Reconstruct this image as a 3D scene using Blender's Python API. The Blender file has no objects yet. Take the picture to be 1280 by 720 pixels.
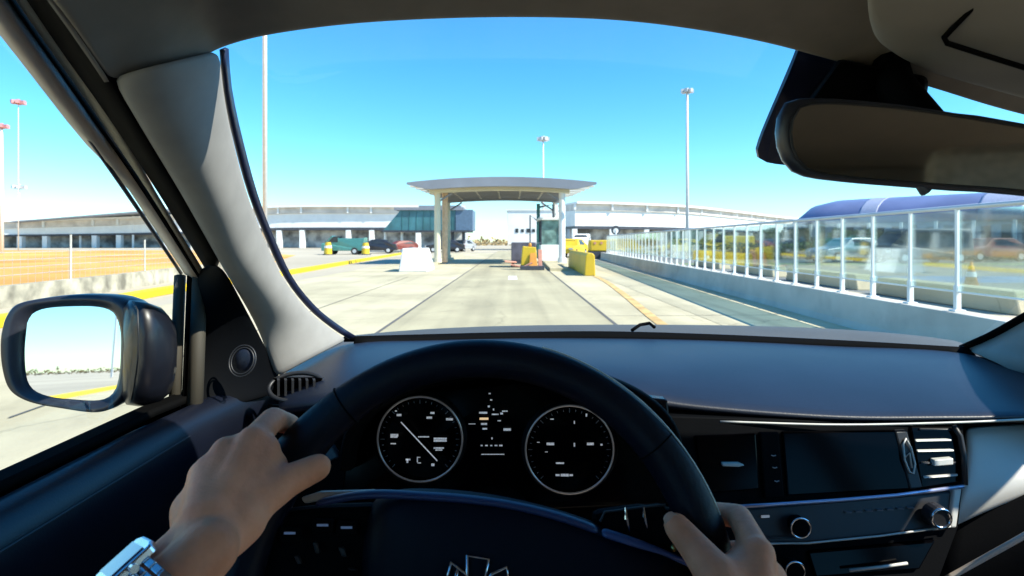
import bpy, bmesh, math, random
from mathutils import Vector, Matrix, noise
random.seed(7)
R = math.radians
scene = bpy.context.scene
COL = scene.collection
F = 740.0            # focal length in pixels of the 1280 wide photograph
HZ = 302.0           # row of the horizon
EYE = Vector((0, 0, 1.2))

def P(px, py, d):
    return Vector(((px-640)/F*d, d, 1.2+(HZ-py)/F*d))
def G(px, py):
    d = F*1.2/(py-HZ)
    return Vector(((px-640)/F*d, d, 0))

# ---------------------------------------------------------------- materials
MATS = {}
def mat(name, col, rough=.6, metal=0, var=.12, scale=6, bump=0, bscale=60, emit=0, spec=.5, coat=0, col2=None, detail=6, sheen=0):
    m = bpy.data.materials.new(name); m.use_nodes = True
    nt = m.node_tree; b = nt.nodes['Principled BSDF']
    b.inputs['Roughness'].default_value = rough
    b.inputs['Metallic'].default_value = metal
    b.inputs['Specular IOR Level'].default_value = spec
    b.inputs['Coat Weight'].default_value = coat
    if sheen: b.inputs['Sheen Weight'].default_value = sheen
    tc = nt.nodes.new('ShaderNodeTexCoord')
    n = nt.nodes.new('ShaderNodeTexNoise'); n.inputs['Scale'].default_value = scale; n.inputs['Detail'].default_value = detail
    nt.links.new(tc.outputs['Object'], n.inputs['Vector'])
    r = nt.nodes.new('ShaderNodeValToRGB')
    c1 = [max(0, c*(1-var)) for c in col]; c2 = [min(1, c*(1+var)) for c in (col2 or col)]
    r.color_ramp.elements[0].color = (*c1, 1); r.color_ramp.elements[0].position = .35
    r.color_ramp.elements[1].color = (*c2, 1); r.color_ramp.elements[1].position = .65
    nt.links.new(n.outputs['Fac'], r.inputs['Fac']); nt.links.new(r.outputs['Color'], b.inputs['Base Color'])
    if bump:
        n2 = nt.nodes.new('ShaderNodeTexNoise'); n2.inputs['Scale'].default_value = bscale; n2.inputs['Detail'].default_value = 4
        nt.links.new(tc.outputs['Object'], n2.inputs['Vector'])
        bp = nt.nodes.new('ShaderNodeBump'); bp.inputs['Strength'].default_value = bump; bp.inputs['Distance'].default_value = .1/bscale*2
        nt.links.new(n2.outputs['Fac'], bp.inputs['Height']); nt.links.new(bp.outputs['Normal'], b.inputs['Normal'])
    if emit:
        nt.links.new(r.outputs['Color'], b.inputs['Emission Color']); b.inputs['Emission Strength'].default_value = emit
    MATS[name] = m
    return m

def glass(name, tint, refl=.6, rough=0.02, fac_min=0.0):
    m = bpy.data.materials.new(name); m.use_nodes = True
    nt = m.node_tree; nt.nodes.clear()
    o = nt.nodes.new('ShaderNodeOutputMaterial'); mx = nt.nodes.new('ShaderNodeMixShader')
    t = nt.nodes.new('ShaderNodeBsdfTransparent'); g = nt.nodes.new('ShaderNodeBsdfGlossy')
    n = nt.nodes.new('ShaderNodeTexNoise'); n.inputs['Scale'].default_value = 3
    tc = nt.nodes.new('ShaderNodeTexCoord'); nt.links.new(tc.outputs['Object'], n.inputs['Vector'])
    r = nt.nodes.new('ShaderNodeValToRGB')
    r.color_ramp.elements[0].color = (*[c*.985 for c in tint], 1); r.color_ramp.elements[1].color = (*tint, 1)
    nt.links.new(n.outputs['Fac'], r.inputs['Fac']); nt.links.new(r.outputs['Color'], t.inputs['Color'])
    g.inputs['Roughness'].default_value = rough; g.inputs['Color'].default_value = (1, 1, 1, 1)
    f = nt.nodes.new('ShaderNodeFresnel'); f.inputs['IOR'].default_value = 1.45
    k = nt.nodes.new('ShaderNodeMath'); k.operation = 'MULTIPLY_ADD'; k.inputs[1].default_value = refl; k.inputs[2].default_value = fac_min
    nt.links.new(f.outputs['Fac'], k.inputs[0]); nt.links.new(k.outputs[0], mx.inputs['Fac'])
    nt.links.new(t.outputs[0], mx.inputs[1]); nt.links.new(g.outputs[0], mx.inputs[2]); nt.links.new(mx.outputs[0], o.inputs['Surface'])
    MATS[name] = m; return m

M_conc = mat('concrete_pale', (.46,.405,.26), .9, var=.12, scale=.35, bump=.3, bscale=12, col2=(.51,.45,.30), detail=10)
M_lane = mat('lane_concrete', (.40,.355,.225), .9, var=.10, scale=.5, bump=.3, bscale=14, detail=10)
M_lane2 = mat('side_lane_concrete', (.46,.415,.28), .9, var=.10, scale=.4, bump=.3, bscale=14, detail=10)
M_ground = mat('dusty_ground', (.42,.37,.28), .95, var=.18, scale=.05, bump=.3, bscale=4, detail=10)
M_asph = mat('dark_asphalt', (.17,.18,.17), .9, var=.15, scale=.3)
M_field = mat('dry_field', (.60,.29,.05), .95, var=.22, scale=.12, bump=.5, bscale=6, col2=(.66,.37,.09), detail=12)
def enrich(m, stain=.25, streak=0, crack=0):
    nt = m.node_tree; b = nt.nodes['Principled BSDF']; src = b.inputs['Base Color'].links[0].from_socket
    tc = nt.nodes.new('ShaderNodeTexCoord')
    def layer(src, fac_socket, lo, hi, dark):
        r = nt.nodes.new('ShaderNodeMapRange'); r.inputs['From Min'].default_value = lo; r.inputs['From Max'].default_value = hi
        r.inputs['To Min'].default_value = 1; r.inputs['To Max'].default_value = 1-dark
        nt.links.new(fac_socket, r.inputs['Value'])
        mx = nt.nodes.new('ShaderNodeMix'); mx.data_type = 'RGBA'; mx.blend_type = 'MULTIPLY'; mx.inputs['Factor'].default_value = 1
        nt.links.new(src, mx.inputs['A']); nt.links.new(r.outputs['Result'], mx.inputs['B']); return mx.outputs['Result']
    n = nt.nodes.new('ShaderNodeTexNoise'); n.inputs['Scale'].default_value = 1.7; n.inputs['Detail'].default_value = 8; n.inputs['Roughness'].default_value = .7
    nt.links.new(tc.outputs['Object'], n.inputs['Vector']); src = layer(src, n.outputs['Fac'], .52, .78, stain)
    if streak:
        mp = nt.nodes.new('ShaderNodeMapping'); mp.inputs['Scale'].default_value = (2.2,.07,1); nt.links.new(tc.outputs['Object'], mp.inputs['Vector'])
        n = nt.nodes.new('ShaderNodeTexNoise'); n.inputs['Scale'].default_value = 1; n.inputs['Detail'].default_value = 5; nt.links.new(mp.outputs[0], n.inputs['Vector'])
        src = layer(src, n.outputs['Fac'], .42, .72, streak)
    if crack:
        v = nt.nodes.new('ShaderNodeTexVoronoi'); v.feature = 'DISTANCE_TO_EDGE'; v.inputs['Scale'].default_value = .28
        n = nt.nodes.new('ShaderNodeTexNoise'); n.inputs['Scale'].default_value = 1.5; n.inputs['Detail'].default_value = 6
        nt.links.new(tc.outputs['Object'], n.inputs['Vector']); ad = nt.nodes.new('ShaderNodeMix'); ad.data_type = 'RGBA'; ad.blend_type = 'LINEAR_LIGHT'; ad.inputs['Factor'].default_value = .35
        nt.links.new(tc.outputs['Object'], ad.inputs['A']); nt.links.new(n.outputs['Color'], ad.inputs['B']); nt.links.new(ad.outputs['Result'], v.inputs['Vector'])
        r = layer(src, v.outputs['Distance'], .006, .0, crack); src = r
    nt.links.new(src, b.inputs['Base Color'])
M_joint = mat('joint_tar', (.10,.095,.09), .9, scale=4)
M_paint = mat('road_paint', (.8,.8,.78), .7, var=.1, scale=4)
M_yk = mat('yellow_kerb_paint', (.72,.50,.01), .7, var=.15, scale=1.5, detail=10)
M_ok = mat('worn_orange_paint', (.55,.36,.14), .85, var=.25, scale=2.5, detail=12)
M_wallc = mat('barrier_concrete', (.47,.46,.41), .9, var=.12, scale=1.3, bump=.25, bscale=20, detail=10)
M_white = mat('white_paint', (.78,.78,.76), .5, var=.05, scale=1)
M_cream = mat('cream_steel', (.66,.60,.44), .5, var=.06, scale=1)
M_greyroof = mat('grey_roof', (.22,.235,.27), .5, var=.1, scale=.6)
M_blueroof = mat('blue_roof', (.15,.18,.33), .35, var=.12, scale=.2)
M_teal = mat('teal_glazing', (.05,.17,.20), .25, var=.3, scale=.5, spec=.6)
M_tealc = mat('teal_steel', (.03,.14,.14), .5)
M_dark = mat('dark_window', (.03,.035,.04), .25, var=.3, scale=1)
M_dsteel = mat('dark_steel', (.05,.055,.07), .5)
M_yel = mat('yellow_plastic', (.62,.42,.02), .5, var=.1, scale=1.2, bump=.1, bscale=9)
M_ora = mat('orange_paint', (.65,.27,.04), .55, var=.15, scale=3)
M_pink = mat('faded_red_paint', (.55,.25,.18), .6)
M_red = mat('red_paint', (.35,.03,.02), .35, coat=.5)
M_tealcar = mat('teal_car_paint', (.06,.20,.18), .35, coat=.5)
M_silver = mat('silver_car_paint', (.45,.46,.48), .35, metal=.4, coat=.5)
M_black = mat('black_car_paint', (.02,.02,.025), .3, coat=.5)
M_blue = mat('blue_car_paint', (.04,.08,.35), .35, coat=.5)
M_tyre = mat('tyre_rubber', (.02,.02,.02), .8)
M_galv = mat('galvanised_steel', (.55,.56,.57), .45, metal=.3, var=.08, scale=2)
M_mast = mat('mast_paint', (.75,.72,.70), .5, var=.06)
M_lampred = mat('red_lamp_head', (.50,.26,.28), .5)
M_bark = mat('bark', (.12,.08,.05), .9, scale=8)
M_leaf = mat('leaf_green', (.05,.09,.025), .8, var=.5, scale=1.2, col2=(.09,.13,.04))
M_leafd = mat('dry_leaf', (.26,.19,.09), .9, var=.3, scale=.6)
M_panelglass = glass('fence_glass', (.80,.915,.915), .5, .04, .06)
M_wind = glass('windshield_glass', (.965,.98,.98), .035, .0, .0)
enrich(M_conc, .22, .15, .25); enrich(M_lane, .2, .28, .2); enrich(M_lane2, .25, .35, .3); enrich(M_wallc, .25, 0, 0); enrich(M_field, .35); enrich(M_asph, .3, .2, .3)
# cabin
M_head = mat('headliner_fabric', (.21,.185,.155), .95, var=.06, scale=30, bump=.25, bscale=500)
M_pil = mat('pillar_trim_fabric', (.28,.27,.25), .8, var=.05, scale=30, bump=.2, bscale=500)
M_frame = mat('door_frame_trim', (.40,.35,.26), .75, var=.05, scale=20)
M_beige = mat('beige_seal_strip', (.70,.60,.50), .7, var=.05, scale=20)
M_seal = mat('black_rubber', (.002,.002,.002), .8, var=.05, scale=20, spec=.06)
M_dash = mat('soft_dash_plastic', (.007,.011,.023), .44, var=.14, scale=9, bump=.5, bscale=420, spec=.42)
M_dashd = mat('dark_dash_plastic', (.0018,.0022,.003), .7, var=.1, scale=20, bump=.35, bscale=420, spec=.05)
M_gloss = mat('piano_black', (.001,.001,.0015), .12, var=.05, spec=.08)
M_door = mat('door_plastic', (.0035,.005,.011), .36, var=.1, scale=14, bump=.4, bscale=380, spec=.5)
M_leather = mat('wheel_leather', (.003,.004,.010), .42, var=.12, scale=40, bump=.4, bscale=260, spec=.22)
M_pad = mat('hub_pad_plastic', (.002,.003,.009), .5, var=.08, scale=20, bump=.25, bscale=380, spec=.15)
M_chrome = mat('chrome', (.75,.76,.80), .15, metal=1, var=.03)
M_satin = mat('satin_silver', (.50,.50,.46), .5, metal=.2, var=.05, scale=10)
M_satd = mat('dark_satin', (.022,.023,.026), .45, metal=.3, var=.05, scale=10)
M_ring = mat('gauge_ring_metal_glow', (.55,.55,.56), .3, metal=.9, emit=.02)  # metal ring given a faint glow of its own
M_glow = mat('display_glow', (.75,.78,.85), .5, emit=.14, var=.25, scale=400)
M_glowo = mat('display_glow_warm', (.8,.55,.3), .5, emit=.4)
M_mirh = mat('mirror_housing_plastic', (.018,.020,.030), .35, var=.1, scale=12, spec=.6)
M_mblue = mat('mirror_cap_paint', (.006,.007,.012), .4, var=.1, scale=5, coat=.15)
M_mirror = mat('mirror_silver', (.93,.95,.95), .015, metal=1, var=.01)
M_mirrord = mat('dimmed_mirror', (.44,.43,.41), .05, metal=1, var=.02)
M_frit = mat('frit_black', (.010,.014,.04), .35, spec=.5)
M_hood = mat('cowl_grey', (.07,.07,.065), .6, coat=.0, var=.06, scale=5)
M_fabric = mat('seat_fabric', (.52,.45,.36), .9, var=.2, scale=60)
M_shirt = mat('shirt_cloth', (.62,.60,.57), .9, var=.1, scale=30)
M_steelw = mat('watch_steel', (.60,.62,.68), .22, metal=1, var=.1, scale=60)
M_wface = mat('watch_face', (.10,.14,.32), .2, coat=1)

def skin():
    m = mat('skin', (.80,.27,.135), .55, var=.13, scale=22, bump=.7, bscale=210, col2=(.90,.33,.18), detail=8, spec=.2)
    b = m.node_tree.nodes['Principled BSDF']
    b.inputs['Subsurface Weight'].default_value = .08
    b.inputs['Subsurface Radius'].default_value = (.012,.005,.003)
    b.inputs['Subsurface Scale'].default_value = 1
    return m
M_skin = skin()
M_nail = mat('nail', (.62,.30,.20), .5, spec=.25)

# ---------------------------------------------------------------- helpers
def link(o): COL.objects.link(o); return o
def tag(o, label=None, cat=None, group=None, kind=None):
    if label: o['label'] = label
    if cat: o['category'] = cat
    if group: o['group'] = group
    if kind: o['kind'] = kind
    return o
ROOTLOC = {}
def thing(name, label, cat, loc=(0,0,0), rz=0, group=None):
    o = bpy.data.objects.new(name, None); link(o); o.location = loc; o.rotation_euler = (0,0,rz)
    o.empty_display_size = .2
    return tag(o, label, cat, group)
def obj(name, bm, m, parent=None, smooth=False, bevel=0, world=False, recalc=True, sub=0):
    if recalc: bmesh.ops.recalc_face_normals(bm, faces=bm.faces[:])
    me = bpy.data.meshes.new(name); bm.to_mesh(me); bm.free(); me.materials.append(m)
    if smooth:
        for p in me.polygons: p.use_smooth = True
    o = link(bpy.data.objects.new(name, me))
    if bevel:
        md = o.modifiers.new('b', 'BEVEL'); md.width = bevel; md.segments = 2; md.limit_method = 'ANGLE'
    if sub:
        md = o.modifiers.new('s', 'SUBSURF'); md.levels = sub; md.render_levels = sub
    if parent is not None:
        o.parent = parent
        if world:
            o.matrix_parent_inverse = Matrix.Translation(parent.location).inverted() if parent.type == 'EMPTY' else Matrix()
    return o
def box(bm, c, s, rz=0, rx=0, taper=1):
    M = Matrix.Translation(c) @ Matrix.Rotation(rz,4,'Z') @ Matrix.Rotation(rx,4,'X')
    vs = []
    for z in (-.5,.5):
        k = taper if z > 0 else 1
        for x, y in ((-.5,-.5),(.5,-.5),(.5,.5),(-.5,.5)):
            vs.append(bm.verts.new(M @ Vector((x*s[0]*k, y*s[1]*k, z*s[2]))))
    for f in ((3,2,1,0),(4,5,6,7),(0,1,5,4),(1,2,6,5),(2,3,7,6),(3,0,4,7)):
        bm.faces.new([vs[i] for i in f])
def mkbox(c, s, **k):
    bm = bmesh.new(); box(bm, c, s, **k); return bm
def frame(t):
    t = t.normalized(); a = Vector((0,0,1)) if abs(t.z) < .9 else Vector((1,0,0))
    u = t.cross(a).normalized(); return u, u.cross(t).normalized()
def tube(bm, pts, rad, seg=10, closed=False, caps=True):
    pts = [Vector(p) for p in pts]; n = len(pts)
    if not hasattr(rad, '__len__'): rad = [rad]*n
    rings = []; u = None
    for i, p in enumerate(pts):
        if closed: t = pts[(i+1) % n]-pts[i-1]
        else: t = pts[min(i+1, n-1)]-pts[max(i-1, 0)]
        t = t.normalized() if t.length > 1e-9 else Vector((0,0,1))
        if u is None: u, v = frame(t)
        else:
            u = (u-t*u.dot(t)).normalized(); v = u.cross(t).normalized()
        rings.append([bm.verts.new(p+(u*math.cos(2*math.pi*k/seg)+v*math.sin(2*math.pi*k/seg))*rad[i]) for k in range(seg)])
    for i in range(n if closed else n-1):
        a, b = rings[i], rings[(i+1) % n]
        for k in range(seg): bm.faces.new((a[k], a[(k+1)%seg], b[(k+1)%seg], b[k]))
    if caps and not closed:
        bm.faces.new(rings[0]); bm.faces.new(rings[-1][::-1])
def mktube(*a, **k):
    bm = bmesh.new(); tube(bm, *a, **k); return bm
def cr(pts, n):
    """Catmull-Rom resample of tuples, n samples, even in chord length"""
    p = [Vector(q) for q in pts]
    if len(p) == 2: return [p[0].lerp(p[1], i/(n-1)) for i in range(n)]
    L = [0]
    for i in range(1, len(p)): L.append(L[-1]+(p[i]-p[i-1]).length)
    out = []
    for j in range(n):
        s = L[-1]*j/(n-1); i = 0
        while i < len(p)-2 and L[i+1] < s: i += 1
        t = (s-L[i])/max(1e-9, L[i+1]-L[i]); t = min(max(t,0),1)
        h = L[i+1]-L[i]
        m0 = (p[i+1]-p[i-1])*(h/(L[i+1]-L[i-1])) if i > 0 else p[i+1]-p[i]
        m1 = (p[i+2]-p[i])*(h/(L[i+2]-L[i])) if i+2 < len(p) else p[i+1]-p[i]
        t2, t3 = t*t, t*t*t
        out.append(p[i]*(2*t3-3*t2+1)+m0*(t3-2*t2+t)+p[i+1]*(-2*t3+3*t2)+m1*(t3-t2))
    return out
def pc(pts, n):            # picture curve: (px,py,depth) control points -> world polyline
    return cr([P(*q) for q in pts], n)
def sheet(name, rows, m, parent, thick=.006, look=EYE, world=True, sub=0, flip=False, smooth=True):
    """rows: list of equal length polylines. Surface with normals to the eye, thickened away from it"""
    bm = bmesh.new()
    vv = [[bm.verts.new(p) for p in r] for r in rows]
    for i in range(len(rows)-1):
        for j in range(len(rows[0])-1):
            try: bm.faces.new((vv[i][j], vv[i][j+1], vv[i+1][j+1], vv[i+1][j]))
            except ValueError: pass
    bm.normal_update()
    s = sum(f.normal.dot(look-f.calc_center_median())*f.calc_area() for f in bm.faces)
    if (s < 0) != flip: bmesh.ops.reverse_faces(bm, faces=bm.faces[:])
    o = obj(name, bm, m, parent, smooth=smooth, world=world, recalc=False)
    if thick:
        md = o.modifiers.new('t', 'SOLIDIFY'); md.thickness = thick; md.offset = -1
    if sub:
        md = o.modifiers.new('s', 'SUBSURF'); md.levels = sub; md.render_levels = sub
    return o
def blend_rows(a, b, n, bulge=None):
    out = []
    for k in range(n):
        t = k/(n-1); row = []
        for p, q in zip(a, b):
            w = p.lerp(q, t)
            if bulge: w = w+bulge*math.sin(math.pi*t)
            row.append(w)
        out.append(row)
    return out
def ray_plane(px, py, c, n):
    d = P(px, py, 1)-EYE
    t = (c-EYE).dot(n)/d.dot(n)
    return EYE+d*t
def slab(bm, outline, n, th):
    """closed outline (world points, planar) thickened along n by th"""
    a = [bm.verts.new(p) for p in outline]; b = [bm.verts.new(p+n*th) for p in outline]
    bm.faces.new(a); bm.faces.new(b[::-1]); k = len(a)
    for i in range(k): bm.faces.new((a[i], a[(i+1)%k], b[(i+1)%k], b[i]))
def copy_tree(o, parent=None):
    c = o.copy(); link(c); c.parent = parent
    if parent: c.matrix_parent_inverse = o.matrix_parent_inverse.copy()
    for ch in list(o.children): copy_tree(ch, c)
    return c
def copy_thing(o, loc, rz=0, label=None, mats=None):
    c = copy_tree(o); c.location = loc; c.rotation_euler = (0,0,rz)
    if label: c['label'] = label
    return c
def strip(name, pts, w, z, m, zt=0, **k):
    """flat or raised band along a plan polyline"""
    bm = bmesh.new(); L = []; Rr = []
    pts = [Vector((p[0], p[1], 0)) for p in pts]
    for i, p in enumerate(pts):
        t = (pts[min(i+1,len(pts)-1)]-pts[max(i-1,0)]).normalized(); s = Vector((t.y,-t.x,0))
        L.append(p-s*w/2); Rr.append(p+s*w/2)
    def ring(p, q):
        if zt:
            return [bm.verts.new((p.x,p.y,z)), bm.verts.new((p.x,p.y,z+zt)), bm.verts.new((q.x,q.y,z+zt)), bm.verts.new((q.x,q.y,z))]
        return [bm.verts.new((p.x,p.y,z)), bm.verts.new((q.x,q.y,z))]
    rs = [ring(p, q) for p, q in zip(L, Rr)]; n = len(rs[0])
    for a, b in zip(rs, rs[1:]):
        for i in range(n if zt else n-1): bm.faces.new((a[i], a[(i+1)%n], b[(i+1)%n], b[i]))
    if zt: bm.faces.new(rs[0]); bm.faces.new(rs[-1][::-1])
    return obj(name, bm, m, **k)

# ================================================================ SETTING
def flat(name, x0, x1, y0, y1, z, m, kind='structure'):
    bm = bmesh.new()
    vs = [bm.verts.new(v) for v in ((x0,y0,z),(x1,y0,z),(x1,y1,z),(x0,y1,z))]; bm.faces.new(vs)
    return tag(obj(name, bm, m), kind=kind)
flat('ground', -1500, 1500, -1500, 1500, 0, M_ground)
flat('pavement', -6.6, 4.9, -60, 62, .004, M_conc)
flat('road', -1.75, 1.5, -90, 75, .008, M_lane)
flat('side_road', 3.0, 4.3, -60, 30, .008, M_lane2)
tag(strip('field', [(-13,-40),(-14,10),(-17,30),(-34,60)], 1, .004, M_field), kind='structure')
bpy.data.objects.remove(bpy.data.objects['field'])
bm = bmesh.new()
poly = [(-9.2,-30),(-9.6,8),(-10.6,18),(-12.5,30),(-19,52),(-40,80),(-140,88),(-140,-30)]
bm.faces.new([bm.verts.new((x,y,.006)) for x, y in poly]); tag(obj('field', bm, M_field), kind='structure')
flat('parking_lot', 8.2, 80, -30, 62, .004, M_asph)
flat('painted_strip', 10, 22, 17.2, 20.4, .008, mat('blue_ground_paint', (.07,.16,.30), .8, var=.3, scale=.8))
flat('painted_strip', 9, 40, 30, 33, .008, mat('green_verge', (.16,.20,.10), .9, var=.4, scale=.5))
tag(strip('path', [(5.9,-5),(6.3,8),(7.2,30)], 1.5, .010, M_conc), kind='structure')
tag(strip('joint_line', [(-1.76,-40),(-1.76,64)], .05, .012, M_joint), kind='structure')
tag(strip('joint_line', [(1.47,-40),(1.5,30)], .05, .012, M_joint), kind='structure')
tag(strip('joint_line', [(-3.4,4),(-3.5,20)], .02, .012, M_joint), kind='structure')
for yy in (3.2, 9.5, 15.8, 22):
    tag(strip('joint_line', [(1.53,yy),(4.3,yy+.1)], .018, .0125, M_joint), kind='structure')
tag(strip('lane_marking', [(.02,18.5),(.02,20.4)], .28, .013, M_paint), kind='structure')
tag(strip('lane_marking', [(.02,-9),(.02,-7)], .22, .013, M_paint), kind='structure')
tag(strip('lane_marking', [(-2.9,-50),(-2.9,-2)], .14, .013, M_paint), kind='structure')
tag(strip('painted_strip', cr([(2.86,20.4,0),(2.82,18,0),(2.5,13,0),(2.16,8.6,0),(1.95,4,0),(1.9,-20,0)],30), .16, .0135, M_ok), kind='structure')
yk = strip('kerb', cr([(-10.4,56,0),(-9.0,34,0),(-8.1,20.6,0),(-8.0,14,0),(-7.2,8.2,0),(-6.9,0,0),(-6.9,-40,0)],50), .30, 0, M_yk, .16, bevel=.02)
tag(yk, kind='structure')
# toll island kerb on the right of the lane, low step
tag(strip('island', [(1.9,24),(2.35,46)], .7, .005, M_conc, .12), kind='structure')
tag(strip('island', [(-4.4,27),(-4.6,48)], 1.2, .005, M_conc, .12), kind='structure')

# ---- low wall + mesh fence on the left
fl = cr([(-8.0,-20,0),(-8.2,0,0),(-9.2,10.7,0),(-10.4,18.5,0),(-12.6,30,0),(-18,46,0)], 40)
t = thing('mesh_fence', 'low stained concrete wall topped by thin wire mesh along the dry field', 'fence', (-9.2,10,0))
w = strip('base_wall', fl, .18, 0, mat('weathered_fence_wall', (.36,.33,.25), .95, var=.5, scale=2.2, detail=12), .40); w.parent = t; w.matrix_parent_inverse = Matrix.Translation(t.location).inverted(); w['label']='stained concrete base wall'
bm = bmesh.new()
for hz in (.58,.72,.86,1.0): tube(bm, [p+Vector((0,0,hz)) for p in fl], .006, 4)
fine = cr([tuple(p) for p in fl], 320)
for p in fine: tube(bm, [p+Vector((0,0,.39)), p+Vector((0,0,1.02))], .003, 3, caps=False)
obj('wire_mesh', bm, M_galv, t, world=True)
for i in range(1, 40, 2):
    p = fl[i]; obj('post', mktube([p, p+Vector((0,0,1.25+.1*(i%3)))], .022, 8), M_wallc, t, world=True)

# ---- concrete barrier with glass fence on the right
def wx(y): return 4.36+.043*y
ys = [-8+i for i in range(0, 53)]
bm = bmesh.new(); rings = []
for y in ys:
    x = wx(y)
    rings.append([bm.verts.new(v) for v in ((x-.03,y,0),(x,y,.10),(x+.03,y,.45),(x+.27,y,.45),(x+.33,y,0))])
for a, b in zip(rings, rings[1:]):
    for i in range(4): bm.faces.new((a[i],a[i+1],b[i+1],b[i]))
bm.faces.new(rings[0]); bm.faces.new(rings[-1][::-1])
tag(obj('barrier_wall', bm, M_wallc, bevel=.012), 'long low grey concrete barrier wall below the row of glass panes', 'barrier')
t = thing('glass_fence', 'glass windscreen fence with white posts standing on the grey concrete barrier', 'fence', (wx(12)+.15,12,.45))
fy = [4.72]+[6.36+.80*i for i in range(0, 41)]
def ftop(y): return .45+1.10
for y in fy:
    x = wx(y)+.15
    bm = bmesh.new(); box(bm, (x,y,.45+.55), (.036,.030,1.10)); box(bm, (x,y,.45+.14), (.056,.046,.28)); box(bm, (x,y,.46), (.12,.10,.02))
    obj('post', bm, M_white, t, world=True, bevel=.004)
bm = bmesh.new(); tube(bm, [(wx(y)+.15,y,1.565) for y in [3.0]+fy[1:]], .026, 8); obj('top_rail', bm, M_galv, t, world=True, smooth=True)
bm = bmesh.new(); tube(bm, [(wx(y)+.15,y,.66) for y in [3.0]+fy[1:]], .010, 6); obj('lower_rail', bm, M_white, t, world=True)
fy2 = [3.1]+fy[1:]
for y0, y1 in zip(fy2, fy2[1:]):
    x0, x1 = wx(y0)+.15, wx(y1)+.15
    bm = bmesh.new()
    q = [Vector((x0,y0+.03,.67)), Vector((x1,y1-.03,.67)), Vector((x1,y1-.03,1.53)), Vector((x0,y0+.03,1.53))]
    slab(bm, q, Vector((1,0,0)), .010); obj('glass_pane', bm, M_panelglass, t, world=True)
# second low barrier behind
bm = bmesh.new()
for a, b in ((2.0,6.4),(6.7,11),(11.3,16),(16.3,22)):
    pass
bm.free()
SB = [(8.1,2.2),(8.3,6.8),(8.5,11.6),(8.8,16.6),(9.1,22),(9.4,28)]
proto = None
bnames = ['nearest pale concrete block behind the glass fence','second pale concrete block behind the glass fence','third pale concrete block behind the glass fence','fourth pale concrete block behind the glass fence','fifth pale concrete block behind the glass fence','farthest pale concrete block behind the glass fence']
for i, (x, y) in enumerate(SB):
    if proto is None:
        bm = bmesh.new(); box(bm, (0,0,.19), (.5,4.2,.38), taper=.93); proto = tag(obj('concrete_block', bm, M_conc, bevel=.03), bnames[0], 'barrier', 'concrete blocks beyond the glass fence'); o = proto
    else:
        o = proto.copy(); link(o); o['label'] = bnames[i]
    o.location = (x, y, 0); o.rotation_euler = (0,0,-.04)

# ---- toll canopy
TC = thing('toll_canopy', 'shallow curved toll gate canopy with grey fascia and louvred wings on white columns', 'canopy', (-.9,34,0))
x0, x1 = -5.3, 4.2      # inside of the wings
def arch(x):            # height of the canopy line
    u = (x+.5)/5.0; return 4.13-.30*u*u
def band(name, xa, xb, ya, yb, off0, off1, m, n=24, fn=arch):
    bm = bmesh.new(); rs = []
    for i in range(n+1):
        x = xa+(xb-xa)*i/n; z = fn(x)
        rs.append([bm.verts.new(v) for v in ((x,ya,z+off0),(x,ya,z+off1),(x,yb,z+off1),(x,yb,z+off0))])
    for a, b in zip(rs, rs[1:]):
        for i in range(4): bm.faces.new((a[i],a[(i+1)%4],b[(i+1)%4],b[i]))
    bm.faces.new(rs[0]); bm.faces.new(rs[-1][::-1])
    return obj(name, bm, m, TC, world=True)
band('roof', -4.7, 3.15, 30.31, 38.5, .10, .22, M_greyroof)
bm = bmesh.new(); rs = []
for i in range(31):
    x = -5.35+9.65*i/30; z = arch(x); e = min(1, (9.65/2-abs(x+.525))/1.1); th = .10+.38*max(0,e)
    rs.append([bm.verts.new(v) for v in ((x,30.0,z+.36-th),(x,30.0,z+.36),(x,30.3,z+.36),(x,30.3,z+.36-th))])
for a, b in zip(rs, rs[1:]):
    for i in range(4): bm.faces.new((a[i],a[(i+1)%4],b[(i+1)%4],b[i]))
bm.faces.new(rs[0]); bm.faces.new(rs[-1][::-1]); obj('fascia', bm, M_greyroof, TC, world=True)
band('front_beam', -4.3, 3.0, 30.8, 31.2, -.26, .09, M_cream)
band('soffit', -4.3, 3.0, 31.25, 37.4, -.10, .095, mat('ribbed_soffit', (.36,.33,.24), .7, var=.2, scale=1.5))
band('rear_beam', -4.3, 3.0, 37.5, 37.9, -.32, .09, M_greyroof)
for yy in (32.2, 33.2, 34.2, 35.2, 36.2): band('cross_beam', -4.2, 2.9, yy, yy+.12, -.24, -.105, M_greyroof)
for xx in (-3.2,-2.0,-.8,.4,1.6): band('cross_beam', xx, xx+.1, 31.3, 37.4, -.20, -.108, M_cream, n=1)
for k in range(6):      # louvre blades on both wings
    for s in (-1, 1):
        xa = -4.3 if s < 0 else 3.0; xb = -5.3+.08*k if s < 0 else 4.25-.08*k
        y = 30.6+k*1.25
        bm = bmesh.new(); z = arch(xa)
        for xx0, xx1, z0, z1 in ((xa, xb, z+.02-.02*k, arch(xb)+.02),):
            a = [Vector((xx0,y,z0+.1)),Vector((xx1,y,z1+.22)),Vector((xx1,y+.28,z1+.19)),Vector((xx0,y+.28,z0+.05))]
            slab(bm, a, Vector((0,0,-1)), .05)
        obj('louvre', bm, M_white, TC, world=True)
for x, y in ((-3.90,31.0),(2.62,31.0),(-4.1,37.7),(2.75,37.7)):
    bm = bmesh.new(); tube(bm, [(x,y,.1),(x,y,arch(x)-.05)], .17, 14); tube(bm, [(x,y,.1),(x,y,.35)], .23, 14)
    obj('column', bm, M_cream if x < 0 else M_white, TC, world=True, smooth=False)
bm = bmesh.new()
for s_, x in ((1,-3.90),(-1,2.62)): tube(bm, [(x,31,3.25),(x+s_*.75,31,arch(x)-.25)], .05, 8)
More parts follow.
